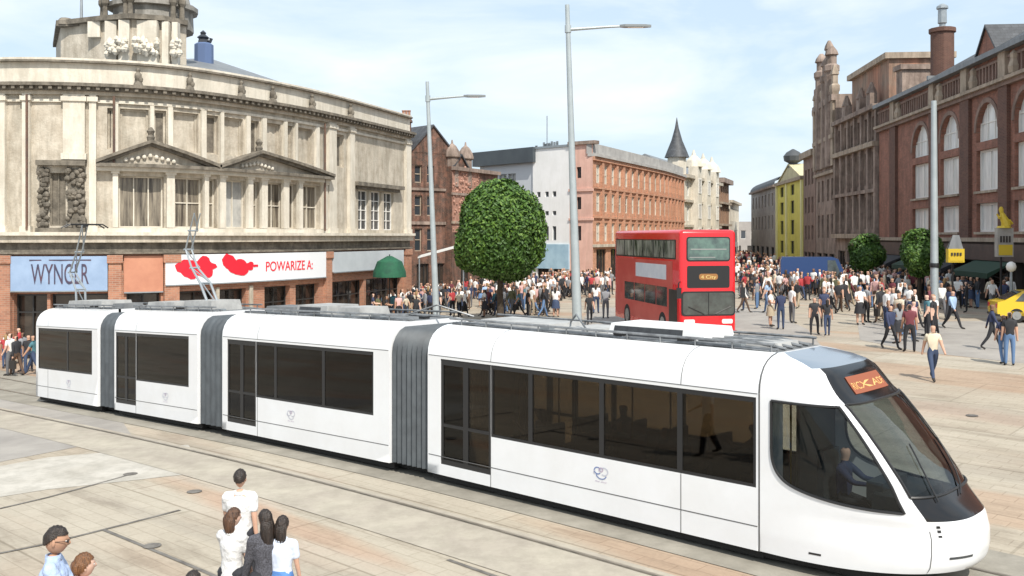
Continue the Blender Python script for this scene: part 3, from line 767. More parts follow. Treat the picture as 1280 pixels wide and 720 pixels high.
# ornate window far left, white barred window far right
ops+=[(q(62),q(82),E+.5,E+3.1)]
ops+=[(q(448),q(461),E+.4,E+3.0),(q(464),q(477),E+.4,E+3.0),(q(480),q(492),E+.4,E+3.0)]
ops+=[(q(-60),q(-35),E+.6,E+3.0)]
b=MB(); wall(b,CM,0,UE,h['ledhi'],h['corlo'],ops,0,rev=.4); b.build('wall',STONE,th,smooth=False)
for i,o in enumerate(ops):
    kind=low[i][2] if i<len(low) else (1 if i<len(low)+len(up) else 2)
    if i<len(low): window(th,CM,o,STONE_W,CURT if i%2==0 else PANE_B if i==3 else CURT,rev=.4,mull=kind,tr=1 if i%3 else 0)
    elif i<len(low)+len(up): window(th,CM,o,STONE,STONE if i%2 else STONE_D,rev=.34,mull=0,fw=.10,name='blind_panel',pane='panel')
    else: window(th,CM,o,WFR if i>=len(ops)-4 else STONE_D,PANE if i>=len(ops)-4 else STONE_D,rev=.3,mull=1,tr=3 if i>=len(ops)-4 else 0)
def band(name,u0,u1,n1,z0,z1,m,n0=-.02):
    b=MB(); b.box(CM,u0,u1,n0,n1,z0,z1,0,du=.8); return b.build(name,m,th)
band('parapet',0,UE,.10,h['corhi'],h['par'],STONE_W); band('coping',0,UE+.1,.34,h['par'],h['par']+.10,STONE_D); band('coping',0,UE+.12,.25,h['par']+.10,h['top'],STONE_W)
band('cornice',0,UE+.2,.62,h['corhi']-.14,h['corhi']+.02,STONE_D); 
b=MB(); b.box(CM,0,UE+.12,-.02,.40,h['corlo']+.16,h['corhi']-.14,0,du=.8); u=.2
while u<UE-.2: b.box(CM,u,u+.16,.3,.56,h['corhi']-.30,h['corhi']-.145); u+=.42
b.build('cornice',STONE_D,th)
band('cornice',0,UE+.05,.2,h['corlo']-.02,h['corlo']+.16,STONE)

band('string_course',0,UE,.12,h['ahi']+.22,h['ahi']+.36,STONE_W)
band('ledge',0,UE+.2,.55,h['ledhi']-.16,h['ledhi']+.01,STONE_W); band('ledge',0,UE+.1,.38,h['ledlo'],h['ledhi']-.16,STONE)
band('fascia_shade_band',0,UE,.10,h['signhi']+.05,h['ledlo'],STONE_D); band('ledge',0,UE+.1,.3,h['signhi']-.04,h['signhi']+.06,STONE_D)  # first band: dark stone stands in for shade under the ledge
band('sill_course',q(110),q(410),.2,h['wlo']-.24,h['wlo']-.02,STONE_W)
# pilasters
for a,c,z0,z1,m in [(x,x+w,h['ledhi'] if x!=80 else E+3.75,h['corlo'],STONE_W) for x,w in ((-50,8),(-20,9),(0,9),(80,27),(30,9),(112,9),(408,9),(434,6),(505,8))]:
    b=MB(); b.box(CM,q(a),q(c),-.02,.22,z0,z1-.0,0); b.box(CM,q(a)-.08,q(c)+.08,-.02,.30,z1-.34,z1-.1,0); b.box(CM,q(a)-.08,q(c)+.08,-.02,.30,z0,z0+.3,0)
    b.build('pilaster',m,th)
for a,c in ((142,147),(208,216),(254,258),(273,279),(308,313),(325,331),(352,358),(371,375),(401,406)):
    b=MB(); b.box(CM,q(a)-.03,q(c)+.03,-.02,.20,h['wlo'],h['whi']+.1); b.box(CM,q(a)-.1,q(c)+.1,-.02,.26,h['whi']+.1,h['whi']+.25); b.build('pilaster',STONE_W,th)
for a,c in ((142,148),(187,192),(209,215),(250,256),(274,278),(306,311),(326,331),(353,357),(367,370),(393,397)):
    b=MB(); b.box(CM,q(a),q(c),-.02,.16,h['alo']-.5,h['ahi']+.2); b.build('pilaster',STONE_W,th)
# entablature and pediments
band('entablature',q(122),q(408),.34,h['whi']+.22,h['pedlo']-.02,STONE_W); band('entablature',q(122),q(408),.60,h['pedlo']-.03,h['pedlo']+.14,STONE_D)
def pediment(a,ap,c,hz,rise,m=STONE_D):
    ua,um,uc=q(a),q(ap),q(c); b=MB(); K=14
    lo=hz+.14
    def top(u): return lo+rise*((u-ua)/(um-ua) if u<um else (uc-u)/(uc-um))
    us=[ua+(um-ua)*i/K for i in range(K+1)]+[um+(uc-um)*i/K for i in range(1,K+1)]
    for i in range(2*K):
        x,y=us[i],us[i+1]
        b.poly([CM(x,.18,lo),CM(y,.18,lo),CM(y,.18,top(y)),CM(x,.18,top(x))],1)
        for n0,n1,e0,e1 in ((-.02,.66,.0,.16),(-.02,.48,-.14,0)):
            b.poly([CM(x,n1,top(x)+e0),CM(y,n1,top(y)+e0),CM(y,n1,top(y)+e1),CM(x,n1,top(x)+e1)],0)
            b.poly([CM(x,n1,top(x)+e1),CM(y,n1,top(y)+e1),CM(y,n0,top(y)+e1),CM(x,n0,top(x)+e1)],0)
            b.poly([CM(x,n0,top(x)+e0),CM(y,n0,top(y)+e0),CM(y,n1,top(y)+e0),CM(x,n1,top(x)+e0)],0)
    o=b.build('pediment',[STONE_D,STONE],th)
    f=MB(); rr=random.Random(int(a))
    for i in range(9):
        u=um+(i-4)*.28; zz=lo+.12+.28*(1-abs(i-4)/5)*rise; p=CM(u,.24,zz); f.lathe(p,[(.02,-.12*rise),(.1,-.05),(.11,.03),(.05,.12)],7)
    f.build('relief_carving',STONE_W,o)
    k=MB(); p=CM(um,.35,lo+rise); k.lathe(p,[(.16,.1),(.2,.3),(.12,.42),(.2,.6),(.06,.8)],8); k.build('acroterion',STONE_D,o)
pediment(122,187,266,h['pedlo'],1.05); pediment(268,318,408,h['pedlo'],.95)
# hood over the barred window, ornate surround on the far left
b=MB(); b.box(CM,q(440),q(499),-.02,.45,E+3.25,E+3.5); b.box(CM,q(443),q(496),-.02,.25,E+3.05,E+3.25); b.build('window_hood',STONE_D,th)
rr=random.Random(4)
for x0,x1,z0,z1 in ((50,60,.3,3.3),(85,106,.3,3.3)):
    b=MB(); b.box(CM,q(x0),q(x1),-.02,.08,E+z0,E+z1)
    for i in range(60):
        u=q(rr.uniform(x0,x1)); z=E+rr.uniform(z0,z1); s=rr.uniform(.08,.17); b.lathe(CM(u,.12,z),[(s*.4,-s),(s,-s*.3),(s,.3*s),(s*.3,s)],6)
    b.build('carved_surround',STONE_D,th)
for u0,u1,z0,z1,w in ((q(48),q(108),.15,.4,.4),(q(48),q(108),3.45,3.7,.35)): b=MB(); b.box(CM,u0,u1,-.02,w,E+z0,E+z1); b.build('window_hood',STONE_D,th)
for px in (172,234,297,336,385,433):
    u=q(px); p=CM(u,.3,h['corhi']+.02); k=MB(); k.lathe(p,[(.24,0),(.2,.15),(.1,.25),(.18,.42),(.16,.6),(.08,.68),(.11,.8),(.02,.92)],8); k.lathe(p+Vector((.12,0,.2)),[(.1,0),(.13,.15),(.04,.3)],6); k.build('statuette',STONE_D,th,smooth=True)
# rainwater pipes and stains, wires
for px,z0,z1 in ((401,.3,6.8),(37,.3,6.9),(143,3.6,6.9)): b=MB(); b.tube([CM(q(px),.3,E+z0),CM(q(px),.3,E+z1)],.06,6); b.build('rainwater_pipe',mat('rust_pipe',(.16,.09,.06),(.09,.06,.05),scale=3,rough=.8),th)
# street level: brick piers, sign boards, shop fronts
zt=h['signhi']-.04; zs=h['signlo']; zg=h['base']
shops=[(-70,-22),(18,135),(153,203),(224,403),(412,500)]   # sign boards
piers=[(-90,-70),(-22,-8),(3,16),(136,152),(204,222),(404,411),(503,513)]
bays=[(16,60),(62,136),(157,202),(222,269),(273,308),(330,363),(369,399),(414,455),(457,502),(-70,-22),(-8,3)]
go=[(q(a)+.04,q(c)-.04,zg,zs-.12) for a,c in bays]
b=MB(); wall(b,CM,0,UE,zg,zt,go,0,rev=.5); b.build('brick_ground_storey',TERRA,th)
for g in go:
    a,c,z0,z1=g; f=MB(); w=.07; nn=-.42
    f.box(CM,a,a+w,nn,nn+.1,z0,z1);f.box(CM,c-w,c,nn,nn+.1,z0,z1);f.box(CM,a,c,nn,nn+.1,z1-.1,z1); f.box(CM,a,c,nn,nn+.09,z1-.95,z1-.88)
    n=max(1,int((c-a)/1.4)); 
    for i in range(1,n+1): 
        if i<=n-1 or n==1: f.box(CM,a+(c-a)*i/(n+ (1 if n==1 else 0))-.03,a+(c-a)*i/(n+(1 if n==1 else 0))+.03,nn,nn+.09,z0,z1)
    fo=f.build('shop_window',DFR,th); p=MB(); p.box(CM,a,c,-.6,-.47,z0,z1,du=1.2); p.build('pane',DARKP,fo)
for a,c in piers:
    b=MB(); b.box(CM,q(a),q(c),-.02,.24,zg,zt-.05); b.box(CM,q(a)-.06,q(c)+.06,-.02,.32,zt-.45,zt-.05); b.build('brick_pier',TERRA,th)
for px in (269,311): b=MB(); b.box(CM,q(px),q(px+4),-.4,.1,zg,zs); b.build('stone_mullion',STONE,th)
BLUE_S=mat('blue_grey_signboard',(.30,.40,.56),(.24,.33,.48),scale=1,rough=.4); WHT_S=mat('white_signboard',(.74,.76,.79),rough=.4); RED_S=mat('sign_red',(.74,.02,.04),rough=.4)
DKL=mat('sign_dark_letters',(.035,.045,.09),(.10,.05,.07),scale=3,rough=.5)
def sign(a,c,z0,z1,m,n0=.02,n1=.16):
    b=MB(); b.box(CM,q(a),q(c),n0,n1,z0,z1,du=.6); o=b.build('shop_sign',m,th)
    f=MB(); f.box(CM,q(a),q(c),n1-.02,n1+.04,z0-.06,z0,du=.6); f.build('sign_trim',GREYM,o); return o
s1=sign(17,135,zs+.05,zt-.1,BLUE_S,.02,.28)
u0=q(42); tx=text_mb('WYNGLR',1.35,lambda x,y,z:CM(u0+x,.292+z,zs+.38+y*1.05),.01,width=q(112)-q(42)); tx.build('sign_lettering',DKL,s1)
b=MB(); b.box(CM,q(40),q(115),.285,.30,zt-.32,zt-.26); b.build('sign_rule',DKL,s1)
sign(155,203,zt-1.9,zt-.1,mat('terracotta_panel',(.52,.24,.15),(.44,.19,.12),scale=1,rough=.7),.02,.12)
s2=sign(205,403,zs+.25,zt-.06,WHT_S,.02,.26)
b=MB()
def blob(u,z,r,sx=1,k=9,seed=0):
    rr=random.Random(seed); P=[]
    for i in range(22):
        t=2*PI*i/22; e=r*(1+.16*math.sin(k*t/2+seed)+.08*rr.uniform(-1,1)); P.append((u+e*sx*math.cos(t),z+e*math.sin(t)))
    b.poly([CM(x,.285,y) for x,y in P]); 
    for i in range(22):
        a_,c_=P[i],P[(i+1)%22]; b.poly([CM(a_[0],.26,a_[1]),CM(c_[0],.26,c_[1]),CM(c_[0],.285,c_[1]),CM(a_[0],.285,a_[1])])
zm=(zs+zt)/2+.15
blob(q(233),zm,.50,1.25,5,1); blob(q(252),zm+.02,.52,1.2,7,2); blob(q(283),zm+.25,.45,1.0,4,3); blob(q(295),zm-.05,.42,1.6,6,4); blob(q(307),zm+.02,.22,1.5,6,5)
b.box(CM,q(309),q(318),.26,.285,zm-.03,zm+.09); b.build('sign_emblem',RED_S,s2)
u2=q(328); tx=text_mb('POWARIZE A:',.7,lambda x,y,z:CM(u2+x,.27+z,zm-.3+y*1.1),.012,width=q(386)-q(328)); tx.build('sign_lettering',RED_S,s2)
s3=sign(412,500,zs+.5,zt-.1,mat('pale_grey_signboard',(.50,.54,.57),(.44,.48,.51),scale=.8,rough=.4),.02,.3)
# side wall, back and roof
pe=CM(UE,0,0); ps=CM(0,0,0)
b=MB(); foot=[(pe.x,pe.y),(pe.x-2.5,pe.y+16),(-50,98),(ps.x-2,ps.y+3),(ps.x,ps.y)]
for i in range(len(foot)-1):
    a,c=foot[i],foot[i+1]; l=math.hypot(c[0]-a[0],c[1]-a[1]); b.poly([(a[0],a[1],zg),(c[0],c[1],zg),(c[0],c[1],h['par']),(a[0],a[1],h['par'])],0,[(0,zg),(l,zg),(l,h['par']),(0,h['par'])])
b.build('side_wall',BRICK_D,th)
b=MB(); K=60; ctr=Vector((-21,68,h['top']+3.6)); inn=[]
rim=[CM(UE*i/K,-.1,h['top']-.06) for i in range(K+1)]+[Vector((pe.x-2.4,pe.y+15.5,h['par'])),Vector((-49,97,h['par']))]
mid=[ctr+(p-ctr)*.45 for p in rim]
for p in mid: p.z=h['top']+1.7
for i in range(len(rim)):
    j=(i+1)%len(rim); b.poly([rim[i],rim[j],mid[j],mid[i]]); b.poly([mid[i],mid[j],ctr])
b.build('roof',LEAD,th)

# turret: px 73-235
D=57.0; s=F/D; X=lambda px:(px-640)*D/F; Z=lambda py:zpx(py,D)
def octa(b,cx,cy,r,z0,z1,m=0,k=8,r2=None,ph=.5): b.lathe((cx,cy,0),[(r,z0),(r2 or r,z1)],k,m)
b=MB(); prism(b,[(X(76),D),(X(140),D-1.2),(X(180),D-1.8),(X(215),D-1.2),(X(233),D),((226-640)*(D+6)/F,D+6),((70-640)*(D+6)/F,D+6)],h['top']-1,Z(30),0)
tur=b.build('turret_base',STONE,th)
b=MB(); prism(b,[(X(73),D-.3),(X(140),D-1.6),(X(180),D-2.2),(X(217),D-1.6),(X(237),D-.3),((230-640)*(D+6.3)/F,D+6.3),((66-640)*(D+6.3)/F,D+6.3)],Z(33),Z(27),0); b.build('cornice',STONE_D,tur)
for a,c in ((146,160),(165,178),(186,210),(214,222),(225,232)):
    b=MB(); xx=(X(a)+X(c))/2; yy=D-1.75+abs(xx-X(180))*.32; w=(X(c)-X(a))/2; b.box(ID,xx-w,xx+w,yy-.35,yy+.1,h['top'],Z(34)); b.build('turret_pier',STONE_W,tur)
rr=random.Random(8)
for p0,p1 in ((148,178),(186,212),(227,236)):
  b=MB()
  for i in range(30):
    px=rr.uniform(p0,p1); b.lathe((X(px),D-2.5+rr.uniform(0,.3)+abs(X(px)-X(180))*.3,Z(rr.uniform(58,76))),[(.05,-.15),(.16,0),(.12,.12),(.03,.22)],6)
  b.build('sculpture',STONE_W,th)
b=MB(); b.box(ID,X(122),X(137),D-1.35,D-1.0,Z(52),Z(33)); b.build('carved_niche',STONE_W,tur)
cx=X(172); cy=D+2.5; D2=cy; s2_=F/D2
b=MB(); b.lathe((cx,cy,0),[(2.35,Z(28)),(2.3,Z(4)),(2.6,Z(3)),(2.6,Z(-3)),(2.2,Z(-4)),(1.9,Z(-30)),(1.2,Z(-50)),(.4,Z(-62)),(.1,Z(-90))],16); dm=b.build('dome',mat('dome_stone',(.36,.34,.31),(.2,.19,.17),scale=1.5,rough=.8,grime=.3),th,smooth=True,angle=30)
for px in (121,127,160,166,214,222):
    yy=cy-math.sqrt(max(.3,2.9**2-(X(px)-cx)**2)); b=MB(); b.lathe((X(px),yy,0),[(.26,Z(27)),(.26,Z(24)),(.17,Z(22)),(.14,Z(6)),(.24,Z(2)),(.24,Z(-3)),(.12,Z(-6)),(.2,Z(-12)),(.05,Z(-20))],8); b.build('turret_column',STONE_D,dm)
b=MB(); b.lathe((X(84),D-.2,0),[(.5,Z(33)),(.45,Z(28)),(.3,Z(24))],8); b.box(ID,X(76),X(104),D-.6,D+.2,Z(35),Z(28)); b.build('turret_shoulder',STONE_D,tur)
b=MB(); b.tube([(X(97),D+.5,Z(30)),(X(97),D+.5,Z(-40))],[.10,.05],8); b.build('flagpole',GREYM,th)
# distant blue statue finial
b=MB(); D3=64; X3=lambda px:(px-640)*D3/F
b.lathe((X3(255),D3,0),[(.62,h['top']),(.6,zpx(56,D3)),(.45,zpx(54,D3))],8,0); b.lathe((X3(254),D3,0),[(.35,zpx(55,D3)),(.28,zpx(49,D3)),(.4,zpx(47,D3)),(.15,zpx(43,D3)),(.2,zpx(41,D3)),(.03,zpx(38,D3))],8,1)
b.tube([(X3(257),D3,zpx(50,D3)),(X3(263),D3,zpx(52,D3)),(X3(264),D3,zpx(48,D3))],.12,6,1); b.build('roof_statue',[mat('blue_plinth',(.10,.15,.28),rough=.6),mat('bronze_dark',(.03,.035,.045),rough=.5)],th,smooth=True)
# ============================================================ GENERIC STREET BUILDINGS
def rows_ops(M,cols,rows,arch=False):
    return [(a,b,c,d,arch) for (c,d) in rows for (a,b) in cols]
def cols_even(L_,n,w,m0=.8):
    st=(L_-2*m0)/n; return [(m0+st*(i+.5)-w/2,m0+st*(i+.5)+w/2) for i in range(n)]
def building(name,label,p0,p1,z1,depth,wm,cols,rows,roofm,frame=WFR,panes=(PANE,),archrow=None,mull=1,tr=1,cornice=None,cm=STONE,ground=None,gm=None,rev=.25,fw=.08,parapet=.5,side=True,z0=None,dirn=None,curve=None,back=None,cat='building'):
    M=cmap(curve) if curve else smap(p0,p1)
    Lh=M.L; q0,q1=M(0,0,0),M(Lh,0,0)
    g=min(gz(q0.x,q0.y),gz(q1.x,q1.y))-.4 if z0 is None else z0
    r=root(name,label,cat,((q0.x+q1.x)/2,(q0.y+q1.y)/2,g+.4),world=True)
    ops=[]
    for ri,(c,d) in enumerate(rows):
        for (a,b_) in cols: ops.append((a,b_,c,d,archrow==ri or archrow=='all'))
    gops=[]
    if ground:
        gt,n,w=ground
        gops=[(a,b_,g+.2,gt) for a,b_ in cols_even(Lh,n,w,.3)]
    b=MB(); wall(b,M,0,Lh,g,z1,ops+gops,0,rev=rev,du=2)
    b.build('wall',wm,r)
    pr=random.Random(hash(name)%99 if False else len(label))
    for o in ops: window(r,M,o,frame,pr.choice(panes),rev=rev,fw=fw,mull=mull,tr=tr)
    for o in gops: window(r,M,o,DFR,DARKP,rev=rev,fw=.1,mull=2,tr=0,name='shop_window')
    # other sides
    b=MB(); A=M(0,0,0);B=M(Lh,0,0); C_=M(Lh,-depth,0); D_=M(0,-depth,0)
    if back: C_=B+Vector(back[1]); D_=A+Vector(back[0])
    for a,c in ((B,C_),(C_,D_),(D_,A)):
        l=(c-a).length; b.poly([(a.x,a.y,g),(c.x,c.y,g),(c.x,c.y,z1),(a.x,a.y,z1)],0,[(0,g),(l,g),(l,z1),(0,z1)])
    b.build('side_wall',wm,r)
    if roofm:
        b=MB(); K=8; 
        rim=[M(Lh*i/K,-.02,z1-parapet) for i in range(K+1)]+[Vector((C_.x,C_.y,z1-parapet)),Vector((D_.x,D_.y,z1-parapet))]
        b.poly(rim); b.build('roof',roofm,r)
    for (za,zb_,n1,mm) in (cornice or []):
        b=MB(); b.box(M,-.05,Lh+.05,-.02,n1,za,zb_,du=2); b.build('cornice',mm,r)
    return r,M
def gable(r,M,u0,u1,z0,rise,dep,m,rm,n=0.0,th_=.35,name='gable'):
    b=MB(); um=(u0+u1)/2
    f=[(u0,z0),(u1,z0),(um,z0+rise)]
    b.poly([M(u,n,z) for u,z in f],0,f); b.poly([M(u,n-th_,z) for u,z in f][::-1],0)
    o=b.build(name,m,r)
    b=MB(); e=.15
    b.poly([M(u0-e,n+.12,z0-e*rise/(um-u0)+.05),M(um,n+.12,z0+rise+.05),M(um,n-dep,z0+rise+.05),M(u0-e,n-dep,z0-e*rise/(um-u0)+.05)])
    b.poly([M(um,n+.12,z0+rise+.05),M(u1+e,n+.12,z0-e*rise/(um-u0)+.05),M(u1+e,n-dep,z0-e*rise/(um-u0)+.05),M(um,n-dep,z0+rise+.05)])
    b.poly([M(u0-e,n+.13,z0-.15),M(um,n+.13,z0+rise-.1),M(um,n+.13,z0+rise+.06),M(u0-e,n+.13,z0+.03)]); b.poly([M(um,n+.13,z0+rise-.1),M(u1+e,n+.13,z0-.15),M(u1+e,n+.13,z0+.03),M(um,n+.13,z0+rise+.06)])
    b.build('gable_roof',rm,r); return o
def chimney(r,x,y,z0,z1,w=.9,dpt=.7,m=None,pots=3):
    b=MB(); b.box(ID,x-w/2,x+w/2,y-dpt/2,y+dpt/2,z0,z1); b.box(ID,x-w/2-.1,x+w/2+.1,y-dpt/2-.1,y+dpt/2+.1,z1-.3,z1-.12); b.box(ID,x-w/2-.06,x+w/2+.06,y-dpt/2-.06,y+dpt/2+.06,z1,z1+.1)
    for i in range(pots): b.lathe((x-w/2+w*(i+.5)/pots,y,z1+.1),[(.13,0),(.10,.1),(.11,.45),(.14,.5),(.14,.56)],8,1)
    return b.build('chimney',[m or BRICK_D,TERRA],r)
# --- dark brick gabled pair beside the theatre
d=77.0; 
r,M=building('gabled_brick_building','tall dark red brick building with steep gable right beside the pale theatre',((512-640)*d/F,d),((566-640)*d/F,d+3),E+6.6,9,BRICK_D,[(.5,1.2),(1.7,2.4)],[(E-1.2,E+.6),(E+1.6,E+3.2),(E+4.2,E+5.6)],SLATE,frame=SANDL,panes=(PANE,),mull=0,cornice=[(E+.9,E+1.15,.12,SAND),(E+3.6,E+3.8,.12,SAND)],ground=(E-2.2,2,1.2))
gable(r,M,0,M.L,E+6.55,2.3,9,BRICK_D,SLATE); chimney(r,M(.4,-1,0).x,M(.4,-1,0).y,E+6.5,E+9.3,.7,.7)
r2,M2_=building('ornate_brick_building','red brown carved brick building with two small domed turrets rising behind the round tree',((563-640)*d/F,d+2),((622-640)*(d+9)/F,d+9),E+5.6,9,BRICK_D,cols_even(4.0,4,.5,.3),[(E-1,E+.7),(E+1.6,E+3.0),(E+3.8,E+5.0)],SLATE,frame=SANDL,mull=0,tr=0,cornice=[(E+1.0,E+1.2,.15,SANDL),(E+3.3,E+3.5,.15,SAND),(E+5.3,E+5.6,.3,SAND)],ground=(E-2.2,2,1.4))
gable(r2,M2_,.2,2.6,E+5.55,1.1,6,BRICK_D,SLATE)
for u in (.7,2.9):
    p=M2_(u,-.4,0); b=MB(); b.lathe((p.x,p.y,0),[(.55,E+4),(.55,E+6.3),(.7,E+6.4),(.7,E+6.55),(.6,E+6.9),(.35,E+7.3),(.1,E+7.5),(.05,E+7.8)],10); b.build('domed_turret',SAND,r2,smooth=True,angle=30)
b=MB(); rr=random.Random(5); b.box(M2_,.05,4.45,-.02,.03,E+.3,E+5.6)
for i in range(160):
    u=rr.uniform(.1,4.4); z=E+rr.uniform(.3,5.6); s_=rr.uniform(.07,.16); b.lathe(M2_(u,.05,z),[(s_*.5,-s_),(s_,0),(s_*.3,s_)],6)
b.build('terracotta_ornament',mat('pink_terracotta',(.42,.24,.18),(.28,.14,.10),scale=3),r2)
# --- modern dark roofed building
d=98.0
r,M=building('modern_office_building','low modern block with deep dark roof band and pale glazing behind the round tree',((600-640)*d/F,d),((669-640)*(d-6)/F,d-6),E+8.0,14,mat('pale_render',(.55,.57,.60),rough=.6),cols_even(5.6,4,1.15,.2),[(E+3.2,E+6.0),(E-.6,E+2.4)],LEAD,frame=GREYM,panes=(mat('pale_blue_glazing',(.42,.47,.53),(.30,.35,.42),scale=.5,rough=.15),PANE_B),mull=1,tr=1,cornice=[],ground=(E-1.6,3,1.5),back=((0,13,0),(0,10,0)))
b=MB(); b.box(M,-.6,M.L+.2,-1.2,.5,E+6.9,E+8.3); b.build('roof_band',mat('dark_roof_band',(.07,.085,.095),(.05,.06,.07),scale=.5,rough=.5),r)
# --- white building, orange brick building
WPL=mat('white_render',(.84,.83,.82),(.78,.77,.75),scale=.6,rough=.7,grime=.05); PINK=mat('pink_render',(.70,.44,.36),(.62,.37,.30),scale=.7,rough=.75,grime=.15)
r,M=building('white_rendered_building','narrow bright white rendered building between the round tree and the tall lamp post',((666-640)*92/F,92),((712-640)*89/F,89),E+8.3,12,WPL,[(.5,.95),(1.5,1.95),(2.4,2.85)],[(E+3.6,E+4.1),(E+1.9,E+2.3),(E-.4,E+.9)],LEAD,frame=GREYM,mull=0,tr=0,fw=.05,cornice=[(E+8.1,E+8.3,.1,GREYM)],ground=(E-1.0,2,1.4),back=((0,9,0),(.5,3,0)))
b=MB(); b.box(M,.1,M.L,-.05,.15,E-3.0,E-.75); b.build('shop_fascia',mat('pale_blue_hoarding',(.40,.56,.66),(.30,.45,.56),scale=1.2,rough=.5),r)
b=MB(); rr=random.Random(2)
for i in range(14): u=rr.uniform(.2,3); b.box(M,u,u+.25,.0,.04,E+8.3,E+8.3+rr.uniform(.1,.4))
b.tube([(M(1.8,0,0).x,M(1.8,0,0).y+1,E+8),(M(1.8,0,0).x,M(1.8,0,0).y+1,E+11.2)],.05,5); b.build('roof_clutter',GREYM,r)
pA=((712-640)*89/F,89); pB=((741-640)*87.5/F,87.5)
orr=[(E+4.75,E+6.45),(E+2.2,E+3.9),(E-.5,E+1.2)]
Mo=[pB,(13.0,100),(17.2,109.5),(21.0,120)]
r,M=building('orange_brick_building','long orange brick block with pink end wall and rows of narrow windows',None,None,E+7.1,12,BRICK_O,[(.9+i*2.0,.9+i*2.0+1.12) for i in range(17)],orr,LEAD,frame=STONE_W,panes=(PANE_B,PANE,PANE_B),mull=1,tr=1,fw=.13,parapet=0,cornice=[(E+6.75,E+7.1,.2,BRICK_O),(E+4.25,E+4.42,.14,BRICK_O),(E+1.6,E+1.8,.14,BRICK_O),(E-1.0,E-.75,.3,STONE)],ground=(E-1.2,9,2.6),curve=Mo,back=((-1.2,8,0),(-9,4,0)))
b=MB(); b.box(M,-.1,M.L,-.5,.35,E+7.1,E+7.35,du=2); b.box(M,0,M.L,-.6,-.1,E+7.35,E+8.3,du=2); b.build('parapet',mat('grey_parapet',(.44,.43,.41),(.32,.31,.30),scale=1,rough=.8),r)
for i in range(17):
    b=MB(); b.box(M,2.02+i*2.0+.17,2.02+i*2.0+.17+.55,-.02,.12,E-.75,E+6.75); b.build('brick_pilaster',BRICK_O,r)
Me=smap(pA,pB)
eo=[(.75,1.25,E+5.2,E+6.2),(.75,1.25,E+2.4,E+3.5),(.75,1.25,E-.4,E+.9)]
b=MB(); wall(b,Me,0,Me.L,E-5.6,E+8.2,eo,0); b.box(Me,-.05,Me.L+.1,-.02,.12,E+4.0,E+4.25); b.box(Me,-.05,Me.L+.1,-.02,.12,E+1.4,E+1.6); b.build('pink_end_wall',PINK,r)
for o in eo: window(r,Me,o,DFR,PANE,mull=0)
b=MB(); b.box(Me,-.1,Me.L+.3,-.6,.2,E+8.2,E+8.5); b.build('coping',SAND,r)
# --- ornate white building with spire
r,M=building('spired_white_building','ornate white stone building with a dark conical spire behind the red bus',(21.2,121),(30.0,142.5),E+7.6,12,STONE_W,cols_even(21,8,1.3,1),[(E+5,E+7),(E+1.9,E+3.9),(E-1.2,E+.8)],SLATE,frame=WFR,panes=(PANE,PANE_B),mull=1,tr=1,fw=.15,cornice=[(E+7.2,E+7.6,.6,STONE),(E+4.2,E+4.5,.4,STONE),(E+1.1,E+1.4,.4,STONE)],ground=(E-1.8,5,3))
for u in (5,11,17):
    b=MB(); b.box(M,u-1.3,u+1.3,-.3,.9,E-1.2,E+8.8); b.lathe(M(u,.1,E+8.8),[(1.3,0),(1.0,.8),(.3,1.5),(.08,2.2)],8); o=b.build('bay',STONE_W,r)
    for z in (E-.9,E+2.2,E+5.4): window(r,M,(u-.8,u+.8,z,z+1.9),WFR,PANE,rev=-.85,mull=1,fw=.12)
b=MB(); 
a0=M(0,-.3,E+7.6);a1=M(M.L,-.3,E+7.6);c0=M(0,-5,E+10.3);c1=M(M.L,-5,E+10.3);e0=M(0,-10,E+7.6);e1=M(M.L,-10,E+7.6)
b.poly([a0,a1,c1,c0]);b.poly([c0,c1,e1,e0]);b.poly([a0,c0,e0]);b.poly([a1,e1,c1]); b.build('mansard_roof',LEAD,r)
D=122;cx=(846-640)*D/F; b=MB(); b.lathe((cx,D,0),[(1.15,E-5),(1.15,zpx(192,D))],10); tt=b.build('corner_tower',STONE_W,r,smooth=True,angle=30)
b=MB(); b.lathe((cx,D,0),[(1.55,zpx(197,D)),(1.2,zpx(188,D)),(.7,zpx(176,D)),(.25,zpx(160,D)),(.03,zpx(147,D))],10); b.build('spire',SLATE,tt,smooth=True,angle=50)
r,M=building('narrow_brown_building','narrow brown brick building with stacked balconies behind the ornate white one',(30.2,143),(33.5,152),E+8.5,10,mat('tan_brick',(.33,.20,.13),(.24,.15,.10),scale=.6,rough=.85),cols_even(9,4,1,.6),[(E+5.5,E+7.3),(E+2.2,E+4.2),(E-1,E+1)],SLATE,frame=SANDL,mull=0,cornice=[(E+7.8,E+8.5,.7,SAND),(E+4.7,E+5.0,.5,SANDL),(E+1.5,E+1.8,.5,SANDL)],ground=(E-1.8,2,3))
r,M=building('small_cream_building','small cream building closing the far end of the street on its shorter side',(33.8,152.5),(39.2,170),E+5.6,10,STONE_W,cols_even(18,6,1.2,.8),[(E+2.4,E+4.4),(E-1,E+1)],SLATE,frame=WFR,mull=0,cornice=[(E+5.2,E+5.6,.5,STONE)],ground=(E-1.8,4,3))
r,M=building('far_house_row','hazy grey houses closing the view at the far end of the street',(38,205),(52,205),E+3.0,10,mat('far_grey_brick',(.33,.31,.29),(.27,.25,.24),scale=.5,rough=.9),cols_even(14,6,1.1,.6),[(E-.6,E+1.2)],SLATE,mull=0,tr=0,ground=(E-2,4,2))
